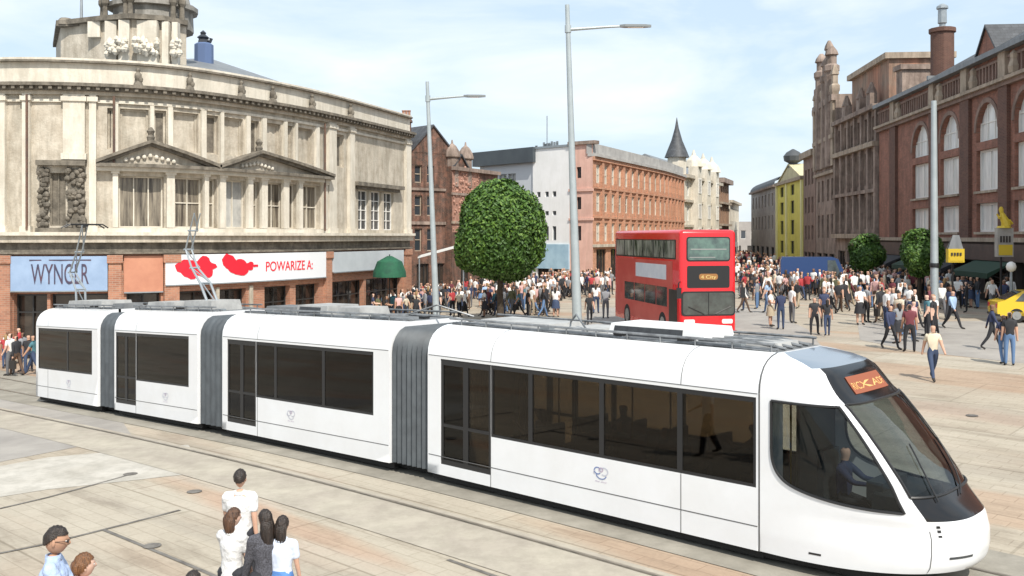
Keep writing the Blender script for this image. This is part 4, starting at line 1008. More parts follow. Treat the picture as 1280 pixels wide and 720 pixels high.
# --- right side of the street
GREYB=mat('grey_render_wall',(.36,.34,.33),(.28,.265,.26),scale=.8,rough=.85,grime=.2)
r,M=building('grey_terrace_building','plain grey building with a bulging slate roof next to the yellow house',(38.9,160),(35.9,134),E+7.0,12,GREYB,cols_even(26,7,1.3,1),[(E+4.2,E+6),(E+1,E+2.9)],SLATE,frame=SANDL,panes=(PANE,),mull=1,tr=0,cornice=[(E+6.7,E+7,.4,SAND)],ground=(E-1.5,5,3))
b=MB()
for i in range(6):
    a=i/6*PI/2;c=(i+1)/6*PI/2; f=lambda u,t:M(u,.2-3.4*(1-math.cos(t)),E+7+1.7*math.sin(t))
    b.poly([f(0,a),f(M.L,a),f(M.L,c),f(0,c)]); 
b.poly([M(0,.2,E+7)]+[M(0,.2-3.4*(1-math.cos(t*PI/12)),E+7+1.7*math.sin(t*PI/12)) for t in range(7)]+[M(0,-3.4,E+7)]); b.build('mansard_roof',SLATE,r)
YELB=mat('yellow_painted_wall',(.66,.60,.12),(.56,.50,.09),scale=.8,rough=.7,grime=.15)
r,M=building('yellow_house','bright yellow painted house with cream gable and small dome among grey and brown buildings',(35.8,133),(34.3,116),E+7.0,10,YELB,[(2.6,4.8),(9.6,11.8)],[(E+5.1,E+6.4),(E+2.8,E+4.4),(E+.2,E+2.0),(E-2.2,E-.6)],SLATE,frame=BLACK,panes=(PANE,),mull=0,tr=0,cornice=[(E+6.7,E+7.1,.35,SANDL)])
CRE=mat('cream_gable',(.62,.56,.36),(.5,.45,.28),scale=1,rough=.8,grime=.2)
gable(r,M,1,M.L-1,E+7.1,2.0,6,CRE,CRE); b=MB()
b.lathe(M(M.L/2,-.5,E+8.6),[(.6,0),(.55,.6),(1.1,.9),(1.2,1.5),(.8,2.0),(.1,2.4)],10); b.build('roof_dome',mat('dome_dark',(.06,.065,.07),rough=.6),r,smooth=True,angle=30)
for u in (.3,7.2,M.L-.5):
    b=MB(); b.box(M,u-.25,u+.25,-.02,.2,E-4,E+6.7); b.build('pilaster',mat('pale_yellow_paint',(.72,.68,.38),rough=.7),r)
MAUVE=mat('mauve_sandstone',(.29,.20,.165),(.21,.145,.12),scale=.8,rough=.9,grime=.3)
r,M=building('mauve_stone_building','narrow dusky pink stone building squeezed between the yellow house and tall brown tower',(34.2,115.5),(33.3,108),E+9.6,10,MAUVE,[(1,2.2),(3,4.2),(5.2,6.4)],[(E+5.8,E+7.6),(E+2.6,E+4.4),(E-.4,E+1.2)],SLATE,frame=SAND,mull=0,tr=0,cornice=[(E+8.9,E+9.6,.5,SANDL)],ground=(E-1.8,3,1.8))
# brown tower building
r,M=building('brown_tower_building','tall brown stone building with a cluster of carved turrets on its skyline',(33.2,107.5),(31.9,97),E+14.0,11,SAND,[(1.2,2.2),(3.4,4.4),(6.2,7.2),(8.4,9.4)],[(E+10.6,E+13),(E+7.2,E+9.2),(E+3.6,E+5.8),(E-.2,E+2.2)],SLATE,frame=SANDL,mull=0,tr=0,rev=.4,cornice=[(E+13.4,E+14,.4,SAND),(E+9.7,E+10.1,.4,SANDL),(E+6.3,E+6.6,.3,SANDL)],ground=(E-1.8,3,2.6))
for u,hh,w in ((.3,15.2,.45),(1.9,17.2,.5),(3.2,18.8,.62),(4.6,16.6,.4),(6.0,17.9,.55),(7.3,19.4,.5),(8.6,18.6,.62),(10.1,16.4,.45)):
    b=MB(); p=M(u,0,0); b.lathe((p.x,p.y,0),[(w,E+7),(w,E+hh-2.2),(w*1.25,E+hh-2),(w*1.25,E+hh-1.5),(w*.8,E+hh-1.3),(w*.8,E+hh-.5),(w*1.1,E+hh-.4),(w*.9,E+hh),(w*.3,E+hh+.5)],4 if w<.55 else 8); b.build('turret',SANDL if w<.5 else SAND,r,smooth=True,angle=30)
# big sandstone building
r,M=building('sandstone_block','large brown sandstone block with mullioned bays adjoining the red brick building',(31.8,96.5),(30.65,82.3),E+11.0,14,SAND,[(.8+i*2.3,2.2+i*2.3) for i in range(6)],[(E+8.2,E+10.2),(E+4.4,E+7.2),(E+.6,E+3.4)],SLATE,frame=SANDL,panes=(PANE,PANE_B,PANE),mull=1,tr=1,rev=.35,fw=.1,cornice=[(E+10.7,E+11.1,.5,SAND),(E+7.55,E+7.95,.55,SANDL),(E+3.7,E+4.0,.35,SAND),(E-.2,E+.2,.5,SANDL)],ground=(E-1.4,4,2.8))
for u in (.35,2.6,4.9,7.2,9.5,11.8,14.0):
    b=MB(); b.box(M,u-.28,u+.28,-.02,.3,E+.2,E+7.55); b.box(M,u-.22,u+.22,-.02,.22,E+7.95,E+10.7); b.build('buttress',SAND,r)
b=MB(); b.box(M,2,M.L-.5,-6,-1.0,E+11,E+14.9); o=b.build('upper_storey',mat('tan_upper_wall',(.30,.22,.17),(.42,.20,.13),scale=.35,rough=.9,grime=.4),r)
b=MB(); b.box(M,1.6,M.L-.2,-6.4,-.6,E+14.9,E+15.4); b.box(M,5.5,6.4,-1.3,-.8,E+11,E+13.4); b.build('upper_cornice',SANDL,o)
b=MB(); b.box(M,.5,3.0,-.98,-.7,E+6.2+2,E+10.6); b.build('glazed_bay',mat('pale_blue_glazing',(.4,.5,.55)),r)
for u in (3.2,8.2,11.5): b=MB(); b.box(M,u-.6,u+.6,-.5,.1,E+11.1,E+12.3); b.lathe(M(u,-.2,E+12.3),[(.5,0),(.3,.5),(.1,1.0)],6); b.build('dormer',SAND,r)
# red brick building with arched windows
P0=(30.6,82.0); P1=(26.6,36.0)
Mq=smap(P0,P1); qq=Mq.px; n_=[]
cols=[]
for c,w in ((1151,10.5),(1187,11.5),(1234,13.5),(1283,15)): cols.append((qq(c-w),qq(c+w)))
w=cols[-1][1]-cols[-1][0]; u=cols[-1][1]
while u+5<Mq.L: u+=2.2; cols.append((u,u+w)); u+=w
r,M=building('red_brick_hall','long dark red brick building with white arched windows and a stone cornice facing the square','x',None,0,0,None,[],[],None) if False else (None,None)
r=root('red_brick_hall','long dark red brick building with white arched windows and a stone cornice facing the square','building',(29,60,gz(29,60)),world=True)
M=Mq; zg=CZ-5
A_=[(a,b_,E+5.75,E+8.05,True) for a,b_ in cols]; B_=[(a,b_,E+2.75,E+5.25) for a,b_ in cols]; C_=[(a,b_,E+.25,E+2.0) for a,b_ in cols]
b=MB(); wall(b,M,0,M.L,E-.1,E+10.6,A_+B_+C_,0,rev=.35); b.build('wall',BRICK,r)
CURW=mat('net_curtain',(.78,.77,.74),(.50,.50,.49),scale=2.5,rough=.3,streak=.15)
for o in A_: window(r,M,o,WFR,CURW,rev=.35,mull=2,tr=1,fw=.10,name='arched_window')
for o in B_: window(r,M,o,WFR,CURW,rev=.35,mull=1,tr=0,fw=.12)
for o in C_: window(r,M,o,WFR,CURW,rev=.35,mull=1,tr=0,fw=.12)
SB=mat('dark_brick_pier',(.155,.07,.05),(.10,.045,.035),scale=1,brick=((.17,.12,.09),.25,.085,.007),rough=.85)
for i,(a,b_) in enumerate(cols):
    # arch ring
    k=MB(); rr_=(b_-a)/2; c=(a+b_)/2; zc=E+8.05-rr_
    for j in range(12):
        t0,t1=PI*j/12,PI*(j+1)/12
        P=[(c-(rr_+x)*math.cos(t),zc+(rr_+x)*math.sin(t)) for x,t in ((.02,t0),(.02,t1),(.30,t1),(.30,t0))]
        k.poly([M(u,.06,z) for u,z in P][::-1]); k.poly([M(P[3][0],.06,P[3][1]),M(P[2][0],.06,P[2][1]),M(P[2][0],0,P[2][1]),M(P[3][0],0,P[3][1])])
        k.poly([M(P[0][0],.06,P[0][1]),M(P[1][0],.06,P[1][1]),M(P[1][0],-.02,P[1][1]),M(P[0][0],-.02,P[0][1])])
    k.build('arch_ring',SANDL if i%1 else MAUVE,r)
    
    for z0_ in (2.6,.1): k=MB(); k.box(M,a-.1,b_+.1,-.1,.14,E+z0_,E+z0_+.145); k.build('sill',SANDL,r)
gaps=[(0,cols[0][0])]+[(cols[i][1],cols[i+1][0]) for i in range(len(cols)-1)]
for a,b_ in gaps:
    c=(a+b_)/2; w=min(.75,(b_-a)*.28); k=MB(); k.box(M,c-w,c+w,-.02,.22,E-.1,E+8.6); k.build('brick_pier',SB,r)
def band2(name,n1,z0,z1,m,n0=-.02,u0=0,u1=None,rr=None):
    b=MB(); b.box(M,u0,M.L if u1 is None else u1,n0,n1,z0,z1); return b.build(name,m,r)
band2('cornice',.50,E+8.85,E+9.05,SANDL); band2('cornice',.30,E+8.6,E+8.85,MAUVE)
band2('string_course',.24,E-.35,E-.1,SANDL); band2('gutter',.55,E+10.55,E+10.85,LEAD)
k=MB(); u=.3; k.box(M,0,M.L,-.02,.14,E+10.15,E+10.3); k.box(M,0,M.L,-.02,.14,E+9.05,E+9.1)
while u<M.L: k.box(M,u,u+.16,-.02,.12,E+9.1,E+10.15); u+=.5
k.build('attic_balustrade',MAUVE,r)
for a,b_ in gaps:
    c=(a+b_)/2; k=MB(); k.box(M,c-.5,c+.5,-.02,.28,E+9.05,E+10.55); k.build('attic_pier',SANDL,r)
    k=MB(); k.lathe(M(c+1.6,.2,E+9.1),[(.3,0),(.35,.4),(.2,.8),(.25,1.1),(.05,1.3)],7); k.build('attic_carving',SANDL,r)
# roof slope, dormer ridges, chimney
k=MB()
for (a,b_,zr) in ((0,M.L*.30,2.6),(M.L*.30,M.L,3.6)):
    k.poly([M(a,.5,E+10.86),M(b_,.5,E+10.86),M(b_,-6,E+10.86+zr),M(a,-6,E+10.86+zr)],0,[(a,0),(b_,0),(b_,7),(a,7)]); k.poly([M(a,.5,E+10.8),M(a,-6,E+10.8+zr),M(a,-6,E+10)]); k.poly([M(a,-6,E+10.86+zr),M(b_,-6,E+10.86+zr),M(b_,-14,E+10),M(a,-14,E+10)])
k.build('roof',SLATE,r)
k=MB(); k.box(M,M.L*.30-.15,M.L*.30+.15,-6,.6,E+10.8,E+11.1); k.build('roof_ridge',LEAD,r)
for c in (1240,):
    u=qq(c); gable(r,M,u-1.5,u+1.5,E+10.85,1.7,6,BRICK,SLATE,n=.3)
p=M(qq(1143),-2.0,0); cz0=E+10; 
k=MB(); k.lathe((p.x,p.y,0),[(.82,cz0),(.82,zpx(42,p.y)),(.95,zpx(41,p.y)),(.95,zpx(36,p.y)),(.7,zpx(35,p.y))],12,0); ch=k.build('chimney',SB,r,smooth=True,angle=30)
k=MB(); k.lathe((p.x,p.y,0),[(.22,zpx(36,p.y)),(.22,zpx(30,p.y)),(.32,zpx(29,p.y)),(.3,zpx(12,p.y)),(.42,zpx(11,p.y)),(.4,zpx(8,p.y)),(.15,zpx(5,p.y))],10); k.build('chimney_cowl',GREYM,ch,smooth=True,angle=30)
p=M(3.2,-3,0); k=MB(); k.box(ID,p.x-2.4,p.x+1.0,p.y-.6,p.y+.6,E+9.5,E+13.2); k.box(ID,p.x-2.6,p.x+1.2,p.y-.8,p.y+.8,E+13.2,E+13.6); k.build('dormer_block',SAND,r)
# street level: dark shop fronts
SHF=mat('dark_shopfront',(.05,.038,.033),(.03,.025,.022),scale=1,rough=.6)
go=[]; u=.5
while u+4<M.L: go.append((u,u+3.6,zg+.35 if False else CZ-4.0,E-1.5)); u+=4.4
b=MB(); wall(b,M,0,M.L,zg,E-.36,go,0,rev=.5); b.build('shop_wall',SHF,r)
for g in go: window(r,M,g,DFR,DARKP,rev=.5,fw=.1,mull=2,tr=1,name='shop_window')
b=MB(); b.box(M,0,M.L,-.02,.3,E-1.45,E-.5); b.build('shop_fascia',mat('shop_fascia_brown',(.09,.055,.045),(.05,.035,.03),scale=1,rough=.6),r)
b=MB(); q0=M(0,0,0);q1=M(M.L,0,0)
for a,c in ((M(M.L,0,0),M(M.L,-14,0)),(M(M.L,-14,0),M(0,-14,0)),(M(0,-14,0),M(0,0,0))):
    l=(c-a).length; b.poly([(a.x,a.y,zg),(c.x,c.y,zg),(c.x,c.y,E+10.6),(a.x,a.y,E+10.6)],0,[(0,zg),(l,zg),(l,E+10.6),(0,E+10.6)])
b.build('side_wall',BRICK,r)
HALL=M
# ============================================================ BUS
def rbody(mb,x0,x1,y0,y1,z0,z1,r,m=0,k=4,rt=None):
    """box with rounded vertical corners and rounded top"""
    rt=rt or r
    def ring(ins,z):
        P=[]; rr=max(.01,r-ins*.3)
        for cx,cy,a0 in ((x1-rr-ins,y1-rr-ins,0),(x0+rr+ins,y1-rr-ins,PI/2),(x0+rr+ins,y0+rr+ins,PI),(x1-rr-ins,y0+rr+ins,1.5*PI)):
            for i in range(k+1): a=a0+PI/2*i/k; P.append((cx+rr*math.cos(a),cy+rr*math.sin(a),z))
        return P
    R_=[ring(0,z0),ring(0,z1-rt)]+[ring(rt*(1-math.cos(PI/2*i/4)),z1-rt+rt*math.sin(PI/2*i/4)) for i in range(1,5)]
    for i in range(len(R_)-1):
        n=len(R_[0])
        for j in range(n): mb.poly([R_[i][j],R_[i][(j+1)%n],R_[i+1][(j+1)%n],R_[i+1][j]],m)
    mb.poly(R_[-1],m); mb.poly(R_[0][::-1],m)
def wheel(par,x,y,z,r,w,tyre,rim,name='wheel'):
    b=MB()
    def cyl(b,r0,r1,xa,xb,m): 
        n=20; A=[(xa,y+r0*math.cos(2*PI*i/n),z+r0*math.sin(2*PI*i/n)) for i in range(n)]; B=[(xb,y+r1*math.cos(2*PI*i/n),z+r1*math.sin(2*PI*i/n)) for i in range(n)]
        for i in range(n): b.poly([A[i],A[(i+1)%n],B[(i+1)%n],B[i]],m)
        b.poly(A[::-1],m); b.poly(B,m)
    cyl(b,r,r,x-w/2,x+w/2,0); o=b.build(name,tyre,par)
    b=MB(); cyl(b,r*.6,r*.6,x-w/2-.012,x+w/2+.012,0); cyl(b,r*.2,r*.2,x-w/2-.03,x+w/2+.03,0); b.build('rim',rim,o); return o
RED=mat('bus_red_paint',(.66,.012,.018),rough=.25,coat=.5); REDF=mat('bus_faded_red',(.55,.10,.08),(.48,.06,.05),scale=.8,rough=.4)
BGL=mat('bus_glass',(.03,.035,.035),(.06,.075,.07),scale=2.5,rough=.06,spec=1); GGL=mat('bus_green_glass',(.10,.17,.14),(.04,.06,.06),scale=2,rough=.08,spec=1)
TY=mat('tyre_rubber',(.02,.02,.02),rough=.85); RIM=mat('wheel_rim',(.35,.35,.34),rough=.4,metal=.5)
LAMPW=mat('lamp_glass_clear',(.75,.72,.68),rough=.1); 
bp=gpt(848,419); br=gpt(920,419)
ang=math.atan2(-(5.3-7.05),9.3) # yaw of the bus axis
bc=Vector((7.05+1.27,41.7,0)); bc.z=gz(bc.x,bc.y+2)-.02
HB=4.42
bus=root('double_decker_bus','red double decker bus with dark destination panel facing the tram','bus',bc,rz=ang)
bus.scale=(1,1,1.06)
b=MB(); rbody(b,-1.26,1.26,0,9.6,.28,HB,.16,0,rt=.18); b.build('body',RED,bus,smooth=True,angle=50)
def pl(name,x0,x1,z0,z1,m,y=-.012,t=.03,par=None,rr=.0):
    b=MB(); b.box(ID,x0,x1,y,y+t,z0,z1); return b.build(name,m,par or bus)
def rp(b,x0,x1,z0,z1,r,y,m=0,t=.03):
    P=[]
    for cx,cz,a0 in ((x1-r,z1-r,0),(x0+r,z1-r,PI/2),(x0+r,z0+r,PI),(x1-r,z0+r,1.5*PI)):
        for i in range(5): a=a0+PI/2*i/4; P.append((cx+r*math.cos(a),cz+r*math.sin(a)))
    b.poly([(x,y,z) for x,z in P][::-1],m)
    for i in range(len(P)): p,q_=P[i],P[(i+1)%len(P)]; b.poly([(p[0],y,p[1]),(q_[0],y,q_[1]),(q_[0],y+t,q_[1]),(p[0],y+t,p[1])],m)
b=MB(); rp(b,-.98,.98,3.16,4.14,.12,-.02); o=b.build('upper_window_surround',BLACK,bus); b=MB(); rp(b,-.93,.93,3.21,4.09,.1,-.03); b.build('upper_windscreen',GGL,o)
b=MB(); b.box(ID,-.8,.8,-.036,-.030,3.62,3.66); b.box(ID,-.85,.3,-.036,-.030,3.30,3.33); b.build('handrail',RIM,o)
b=MB(); rp(b,-.95,.95,2.10,2.98,.08,-.02); o=b.build('destination_panel',BLACK,bus)
b=MB(); rp(b,-.42,.42,2.42,2.66,.10,-.028); oo=b.build('destination_blind',emit('bus_blind_lit',(.75,.30,.05),.55),o)
tx=text_mb('4 City',.19,lambda x,y,z:Vector((-.34+x,-.032-z,2.47+y)),.004,width=.68); tx.build('destination_text',emit('bus_text_lit',(.95,.72,.25),.9),oo)
b=MB(); rp(b,-1.2,1.2,.98,1.96,.14,-.02); o=b.build('windscreen_surround',BLACK,bus); b=MB(); rp(b,-1.14,1.14,1.03,1.90,.12,-.03); b.build('windscreen',BGL,o)
b=MB(); b.box(ID,-.01,.01,-.05,-.03,1.03,1.9); b.tube([(-.2,-.05,1.05),(-.9,-.05,1.35)],.015,5); b.tube([(.3,-.05,1.05),(1.0,-.05,1.35)],.015,5); b.build('wiper',BLACK,o)
for s in (-1,1):
    b=MB(); rp(b,s*.85-.24,s*.85+.24,.66,.84,.06,-.02); b.build('headlight',LAMPW,bus)
    b=MB(); b.tube([(s*1.22,.1,2.35),(s*1.42,-.25,2.3),(s*1.42,-.25,2.1)],.025,6); b.box(ID,s*1.42-.1,s*1.42+.1,-.33,-.27,1.7,2.12); b.build('wing_mirror',BLACK,bus)
pl('number_plate',-.26,.26,.42,.54,mat('plate_white',(.7,.7,.65)),y=-.02)
b=MB(); b.box(ID,-1.27,1.27,-.03,.5,.28,.38); b.build('bumper',mat('bumper_dark_red',(.35,.01,.015),rough=.4),bus)
# near side (x=-1.26): upper windows, panels, lower windows
def sp(name,y0,y1,z0,z1,m,o=.012,par=None,s=-1):
    b=MB(); x=s*1.26; b.box(ID,*(sorted((x+s*o,x-s*.02))),y0,y1,z0,z1); return b.build(name,m,par or bus)
for s in (-1,1):
    st=sp('upper_window_band',.5,9.3,3.22,4.02,BLACK,.008,s=s)
    for i in range(6): sp('window',.6+i*1.46,.6+i*1.46+1.3,3.28,3.98,mat('bus_window_reflection',(.42,.40,.35),(.02,.02,.02),scale=2.4,rough=.12,streak=.25),.016,par=st,s=s)
    sp('side_panel',.9,9.3,.5,3.14,REDF,.006,s=s)
    for y0,y1 in ((1.6,3.0),(3.1,4.6),(4.7,6.2),(6.3,7.8)): sp('window',y0,y1,1.25,2.05,BGL,.018,s=s)
    sp('advert_panel',1.7,6.0,2.36,2.98,mat('advert_pale_board',(.66,.68,.72),(.55,.58,.64),scale=1.2,rough=.4),.022,s=s)
    sp('door' if s<0 else 'service_panel',.35,1.35,.4,2.0,BLACK,.012,s=s)
    for y in (2.2,7.4):
        wheel(bus,s*1.12,y,.5,.5,.3,TY,RIM)
# upper deck passengers seen as seats
# ============================================================ OTHER VEHICLES
def car(name,label,cat,px,py,rz,paint,van=False,L_=4.3,W_=1.75,H_=1.45,taxi=False,s=1,group=None):
    p=gpt(px,py); c=root(name,label,cat,p,rz=rz,group=group)
    if van: prof=[(-L_/2,.35),(-L_/2,.9),(-L_/2+.25,1.15),(-L_/2+.8,H_-.12),(-L_/2+1.1,H_),(L_/2-.1,H_),(L_/2,H_-.2),(L_/2,.35)]
    else: prof=[(-L_/2,.30),(-L_/2-.02,.62),(-L_/2+.12,.80),(-L_/2+1.05,.95),(-L_/2+1.75,H_-.06),(-L_/2+2.2,H_),(L_/2-1.1,H_-.02),(L_/2-.3,1.0),(L_/2,.92),(L_/2+.02,.55),(L_/2,.30)]
    b=MB(); 
    def wz(z): return W_/2-(0.16*max(0,(z-.9)/(H_-.9)) if z>.9 else 0)
    Lp=[(-wz(z),y,z) for y,z in prof]; Rp=[(wz(z),y,z) for y,z in prof]
    n=len(prof)
    for i in range(n): j=(i+1)%n; b.poly([Lp[i],Lp[j],Rp[j],Rp[i]])
    b.poly(Lp[::-1]); b.poly(Rp); b.build('body',paint,c,smooth=True,angle=28)
    for sx in (-1,1):
        if van: segs=[(-L_/2+.55,-L_/2+1.5)]
        else: segs=[(-L_/2+1.45,-L_/2+2.35),(-L_/2+2.45,L_/2-.75)]
        for y0,y1 in segs:
            g=MB(); zl,zh=(1.1,H_-.2) if van else (.98,H_-.12); e=.012
            y0t=y0+(.45 if y0==segs[0][0] else 0); y1t=y1-(.35 if not van and y1==segs[-1][1] else 0)
            P=[(sx*(wz(zl)+e),y0,zl),(sx*(wz(zl)+e),y1,zl),(sx*(wz(zh)+e),y1t,zh),(sx*(wz(zh)+e),y0t,zh)]; g.poly(P); g.poly([(x-sx*.01,y,z) for x,y,z in P][::-1]); g.build('window',BGL,c)
    a,d_=(2,3) if van else (3,4)
    for (i,j,nm) in ((a,d_,'windscreen'),)+(() if van else ((6,7,'rear_window'),)):
        (ya,za),(yb,zb_)=prof[i],prof[j]; t=Vector((0,yb-ya,zb_-za)); nn=Vector((0,-(zb_-za),(yb-ya))).normalized()*.012
        if nn.z<0: nn=-nn
        f=lambda u,v:Vector((u*(wz(za+(zb_-za)*v)-.1),ya,za))+t*v+nn
        g=MB(); g.poly([f(-1,.06),f(1,.06),f(1,.94),f(-1,.94)]); g.poly([f(-1,.06)-nn*.6,f(-1,.94)-nn*.6,f(1,.94)-nn*.6,f(1,.06)-nn*.6]); g.build(nm,BGL,c)
    for sx in (-1,1):
        for y in (-L_/2+.8,L_/2-.8): wheel(c,sx*(W_/2-.1),y,.32,.32,.2,TY,RIM)
        b=MB(); b.lathe((sx*(W_/2-.28),-L_/2-.01,.68),[(.02,-.09),(.14,-.06),(.15,.05),(.04,.09)],8,sy=.5); b.build('headlight',LAMPW,c)
        b=MB(); b.box(ID,sx*(W_/2-.2)-.12,sx*(W_/2-.2)+.12,L_/2-.02,L_/2+.03,.65,.85); b.build('tail_light',RED,c)
    b=MB(); b.box(ID,-.6,.6,-L_/2-.035,-L_/2+.02,.4,.6); b.build('grille',BLACK,c)
    b=MB(); b.box(ID,-W_/2-.01,W_/2+.01,-L_/2-.05,-L_/2+.1,.28,.38); b.box(ID,-W_/2-.01,W_/2+.01,L_/2-.1,L_/2+.05,.28,.38); b.build('bumper',BLACK,c)
    if taxi: b=MB(); b.box(ID,-.3,.3,-.1,.1,H_,H_+.14); b.build('roof_sign',mat('taxi_sign',(.7,.6,.2)),c)
    return c
car('yellow_taxi','bright yellow car parked by the brick hall among the crowd','car',1304,402,1.35,mat('taxi_yellow',(.70,.46,.01),rough=.25,coat=.5),taxi=True,H_=1.45)
car('blue_van','long dark blue van parked along the shop fronts','van',1018,366,1.35,mat('van_blue',(.02,.05,.15),rough=.3),van=True,L_=4.6,H_=2.5,W_=2.0)
# ============================================================ LAMP POSTS AND POLES
PAINT=mat('pole_grey_paint',(.42,.46,.47),(.36,.40,.41),scale=2,rough=.38,metal=.3)
def lamp(px_b,px_t,ytop,yarm,arm_px,d,r0,r1,label,yb=None):
    x=(px_b-640)*d/F; z0=gz(x,d); zt=zpx(ytop,d); xt=(px_t-640)*d/F
    r=root('street_lamp',label,'street lamp',(x,d,z0),world=True,group='tall street lamps on the square')
    f=lambda z:(x+(xt-x)*(z-z0)/(zt-z0),d,z)
    b=MB(); b.tube([f(z0),f(z0+.02),f(z0+1.5),f((z0+zt)/2),f(zt)],[r0*1.25,r0*1.2,r0,(r0+r1)/2,r1],14); b.build('pole',PAINT,r,smooth=True)
    b=MB(); b.lathe((x,d,z0-.02),[(r0*2,0),(r0*2,.06),(r0*1.3,.09)],14); b.box(ID,x-.12,x+.12,d-r0-.05,d-r0+.03,z0+.7,z0+1.5); b.build('base_plate',GREYM,r)
    za=zpx(yarm,d); xa=(arm_px-640)*d/F; x0=f(za)[0]
    b=MB(); b.tube([(x0,d,za-.03),(x0+(xa-x0)*.5,d,za+.08),(x0+(xa-x0)*.66,d,za+.10)],[.07,.05,.045],8); b.lathe((x0,d,za-.15),[(r1*1.5,0),(r1*1.5,.28)],12); o=b.build('arm',PAINT,r,smooth=True,angle=50)
    b=MB(); hx0=x0+(xa-x0)*.62; 
    for (s0,s1,w) in ((hx0,xa,.16),): 
        P=[(s0,-.05),(s0+.2,-w),(s1-.25,-w*.9),(s1,-.04),(s1,.04),(s1-.25,w*.9),(s0+.2,w),(s0,.05)]
        prism(b,[(p[0],d+p[1]) for p in P],za+.06,za+.15)
    h_=b.build('lamp_head',mat('lamp_head_grey',(.20,.215,.22),rough=.4),o)
    b=MB(); b.box(ID,hx0+.3,xa-.3,d-.1,d+.1,za+.045,za+.058); b.build('lamp_glass',LAMPW,h_)
    return r
lamp(547,534,102,123,607,44.0,.155,.075,'shorter tapered grey street lamp standing behind the tram near the theatre corner')
lamp(723,709,6,36,814,38.0,.19,.085,'taller grey street lamp standing behind the tram left of the red bus')
d=45.;x=(1168-640)*d/F;z0=gz(x,d); r=root('steel_pole','plain grey steel pole without lamp in the crowd before the brick hall','pole',(x,d,z0),world=True)
b=MB(); b.tube([(x,d,z0),(x,d,z0+3),(x-.02,d,zpx(126,d))],[.19,.17,.12],12); b.build('shaft',PAINT,r,smooth=True); b=MB(); b.lathe((x,d,z0+2.6),[(.2,0),(.21,.1),(.2,.2)],12); b.build('band',BLACK,r)
b=MB(); b.lathe((x,d,z0-.02),[(.35,0),(.35,.06),(.22,.1)],12); b.build('base_plate',GREYM,r)
d=47.;x=(1264-640)*d/F;z0=gz(x,d); r=root('lamp_column','short lamp column with a round white globe close to the yellow taxi','street lamp',(x,d,z0),world=True)
b=MB(); b.tube([(x,d,z0),(x,d,z0+.8),(x,d,zpx(338,d))],[.11,.08,.06],10); b.build('pole',GREYM,r,smooth=True); b=MB(); b.lathe((x,d,zpx(340,d)),[(.06,0),(.2,.1),(.24,.25),(.18,.42),(.05,.5)],12); b.build('globe',LAMPW,r,smooth=True)
# ============================================================ TREES, SHRUBS
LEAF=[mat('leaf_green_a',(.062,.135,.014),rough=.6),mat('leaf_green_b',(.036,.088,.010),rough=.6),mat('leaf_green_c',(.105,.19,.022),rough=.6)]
BARK=mat('bark',(.07,.05,.035),(.04,.03,.02),scale=5,rough=.9,bump=.5)
def crown(mb,c,rx,ry,rz,n,s,seed,lump=.08,flat=0):
    rr=random.Random(seed); c=Vector(c)
    lob=[(Vector((rr.gauss(0,1),rr.gauss(0,1),rr.gauss(0,1))).normalized(),rr.uniform(.3,1)) for _ in range(26)]
    for i in range(n):
        d=Vector((rr.gauss(0,1),rr.gauss(0,1),rr.gauss(0,1))).normalized()
        L_=sum(w*max(0,d.dot(l)-.86)/.14 for l,w in lob)
        k=(rr.random()**.22)*(1-lump+lump*1.6*min(1,L_)) 
        if rr.random()<.02: k*=1.05
        if flat and d.z<0: w_=(1-d.z*d.z)**.5; g_=((1-abs(d.z)**3)**(1/3))/max(.15,w_); g_=min(g_,1.5); d2=Vector((d.x*g_,d.y*g_,d.z))
        else: d2=d
        p=c+Vector((d2.x*rx,d2.y*ry,d2.z*rz))*k
        nrm=(d*1.0+Vector((rr.uniform(-1,1),rr.uniform(-1,1),rr.uniform(-.6,1)))*.9).normalized()
        a=nrm.cross(Vector((rr.uniform(-1,1),rr.uniform(-1,1),rr.uniform(-1,1)))).normalized(); b_=nrm.cross(a)
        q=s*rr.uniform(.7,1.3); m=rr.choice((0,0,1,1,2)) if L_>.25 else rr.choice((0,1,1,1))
        mb.poly([p-a*q,p-b_*q*.5+nrm*q*.1,p+a*q,p+b_*q*.5+nrm*q*.1],m,[(0,0),(1,0),(1,1),(0,1)])
d=56.; x=(625-640)*d/F; g=gz(x,d); cz=zpx(289,d)
r=root('round_tree','dense round clipped green tree standing in the crowd beside the theatre','tree',(x,d,g),world=True)
b=MB(); b.tube([(x,d,g-.1),(x+.03,d,g+.8),(x,d,g+1.8),(x+.05,d,cz-1.5),(x,d,cz)],[.24,.19,.17,.15,.1],9)
for i in range(9):
    a=i*2.4; b.tube([(x,d,cz-2.0+.15*i),(x+.9*math.cos(a),d+.9*math.sin(a),cz-1.0+.2*i),(x+1.8*math.cos(a),d+1.8*math.sin(a),cz-.3+.25*i)],[.09,.06,.02],5)
b.build('trunk',BARK,r,smooth=True)
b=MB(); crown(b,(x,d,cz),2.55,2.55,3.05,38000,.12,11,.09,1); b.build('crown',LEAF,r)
def shrub(name,label,px,py,d,rx,rz,seed,group=None):
    x=(px-640)*d/F; g=gz(x,d); r=root(name,label,'tree',(x,d,g),world=True,group=group); z=zpx(py,d)
    b=MB(); b.tube([(x,d,g),(x+.05,d,z-rz*.5),(x,d,z)],[.14,.1,.05],7)
    for i in range(5): a=i*1.9; b.tube([(x,d,z-rz*.6),(x+rx*.6*math.cos(a),d+rx*.6*math.sin(a),z+rz*.2)],[.05,.02],5)
    b.build('trunk',BARK,r,smooth=True)
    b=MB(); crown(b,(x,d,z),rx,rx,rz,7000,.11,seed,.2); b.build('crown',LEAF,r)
shrub('small_tree','small dark green street tree in front of the sandstone block',1085,318,70,1.35,1.35,21)
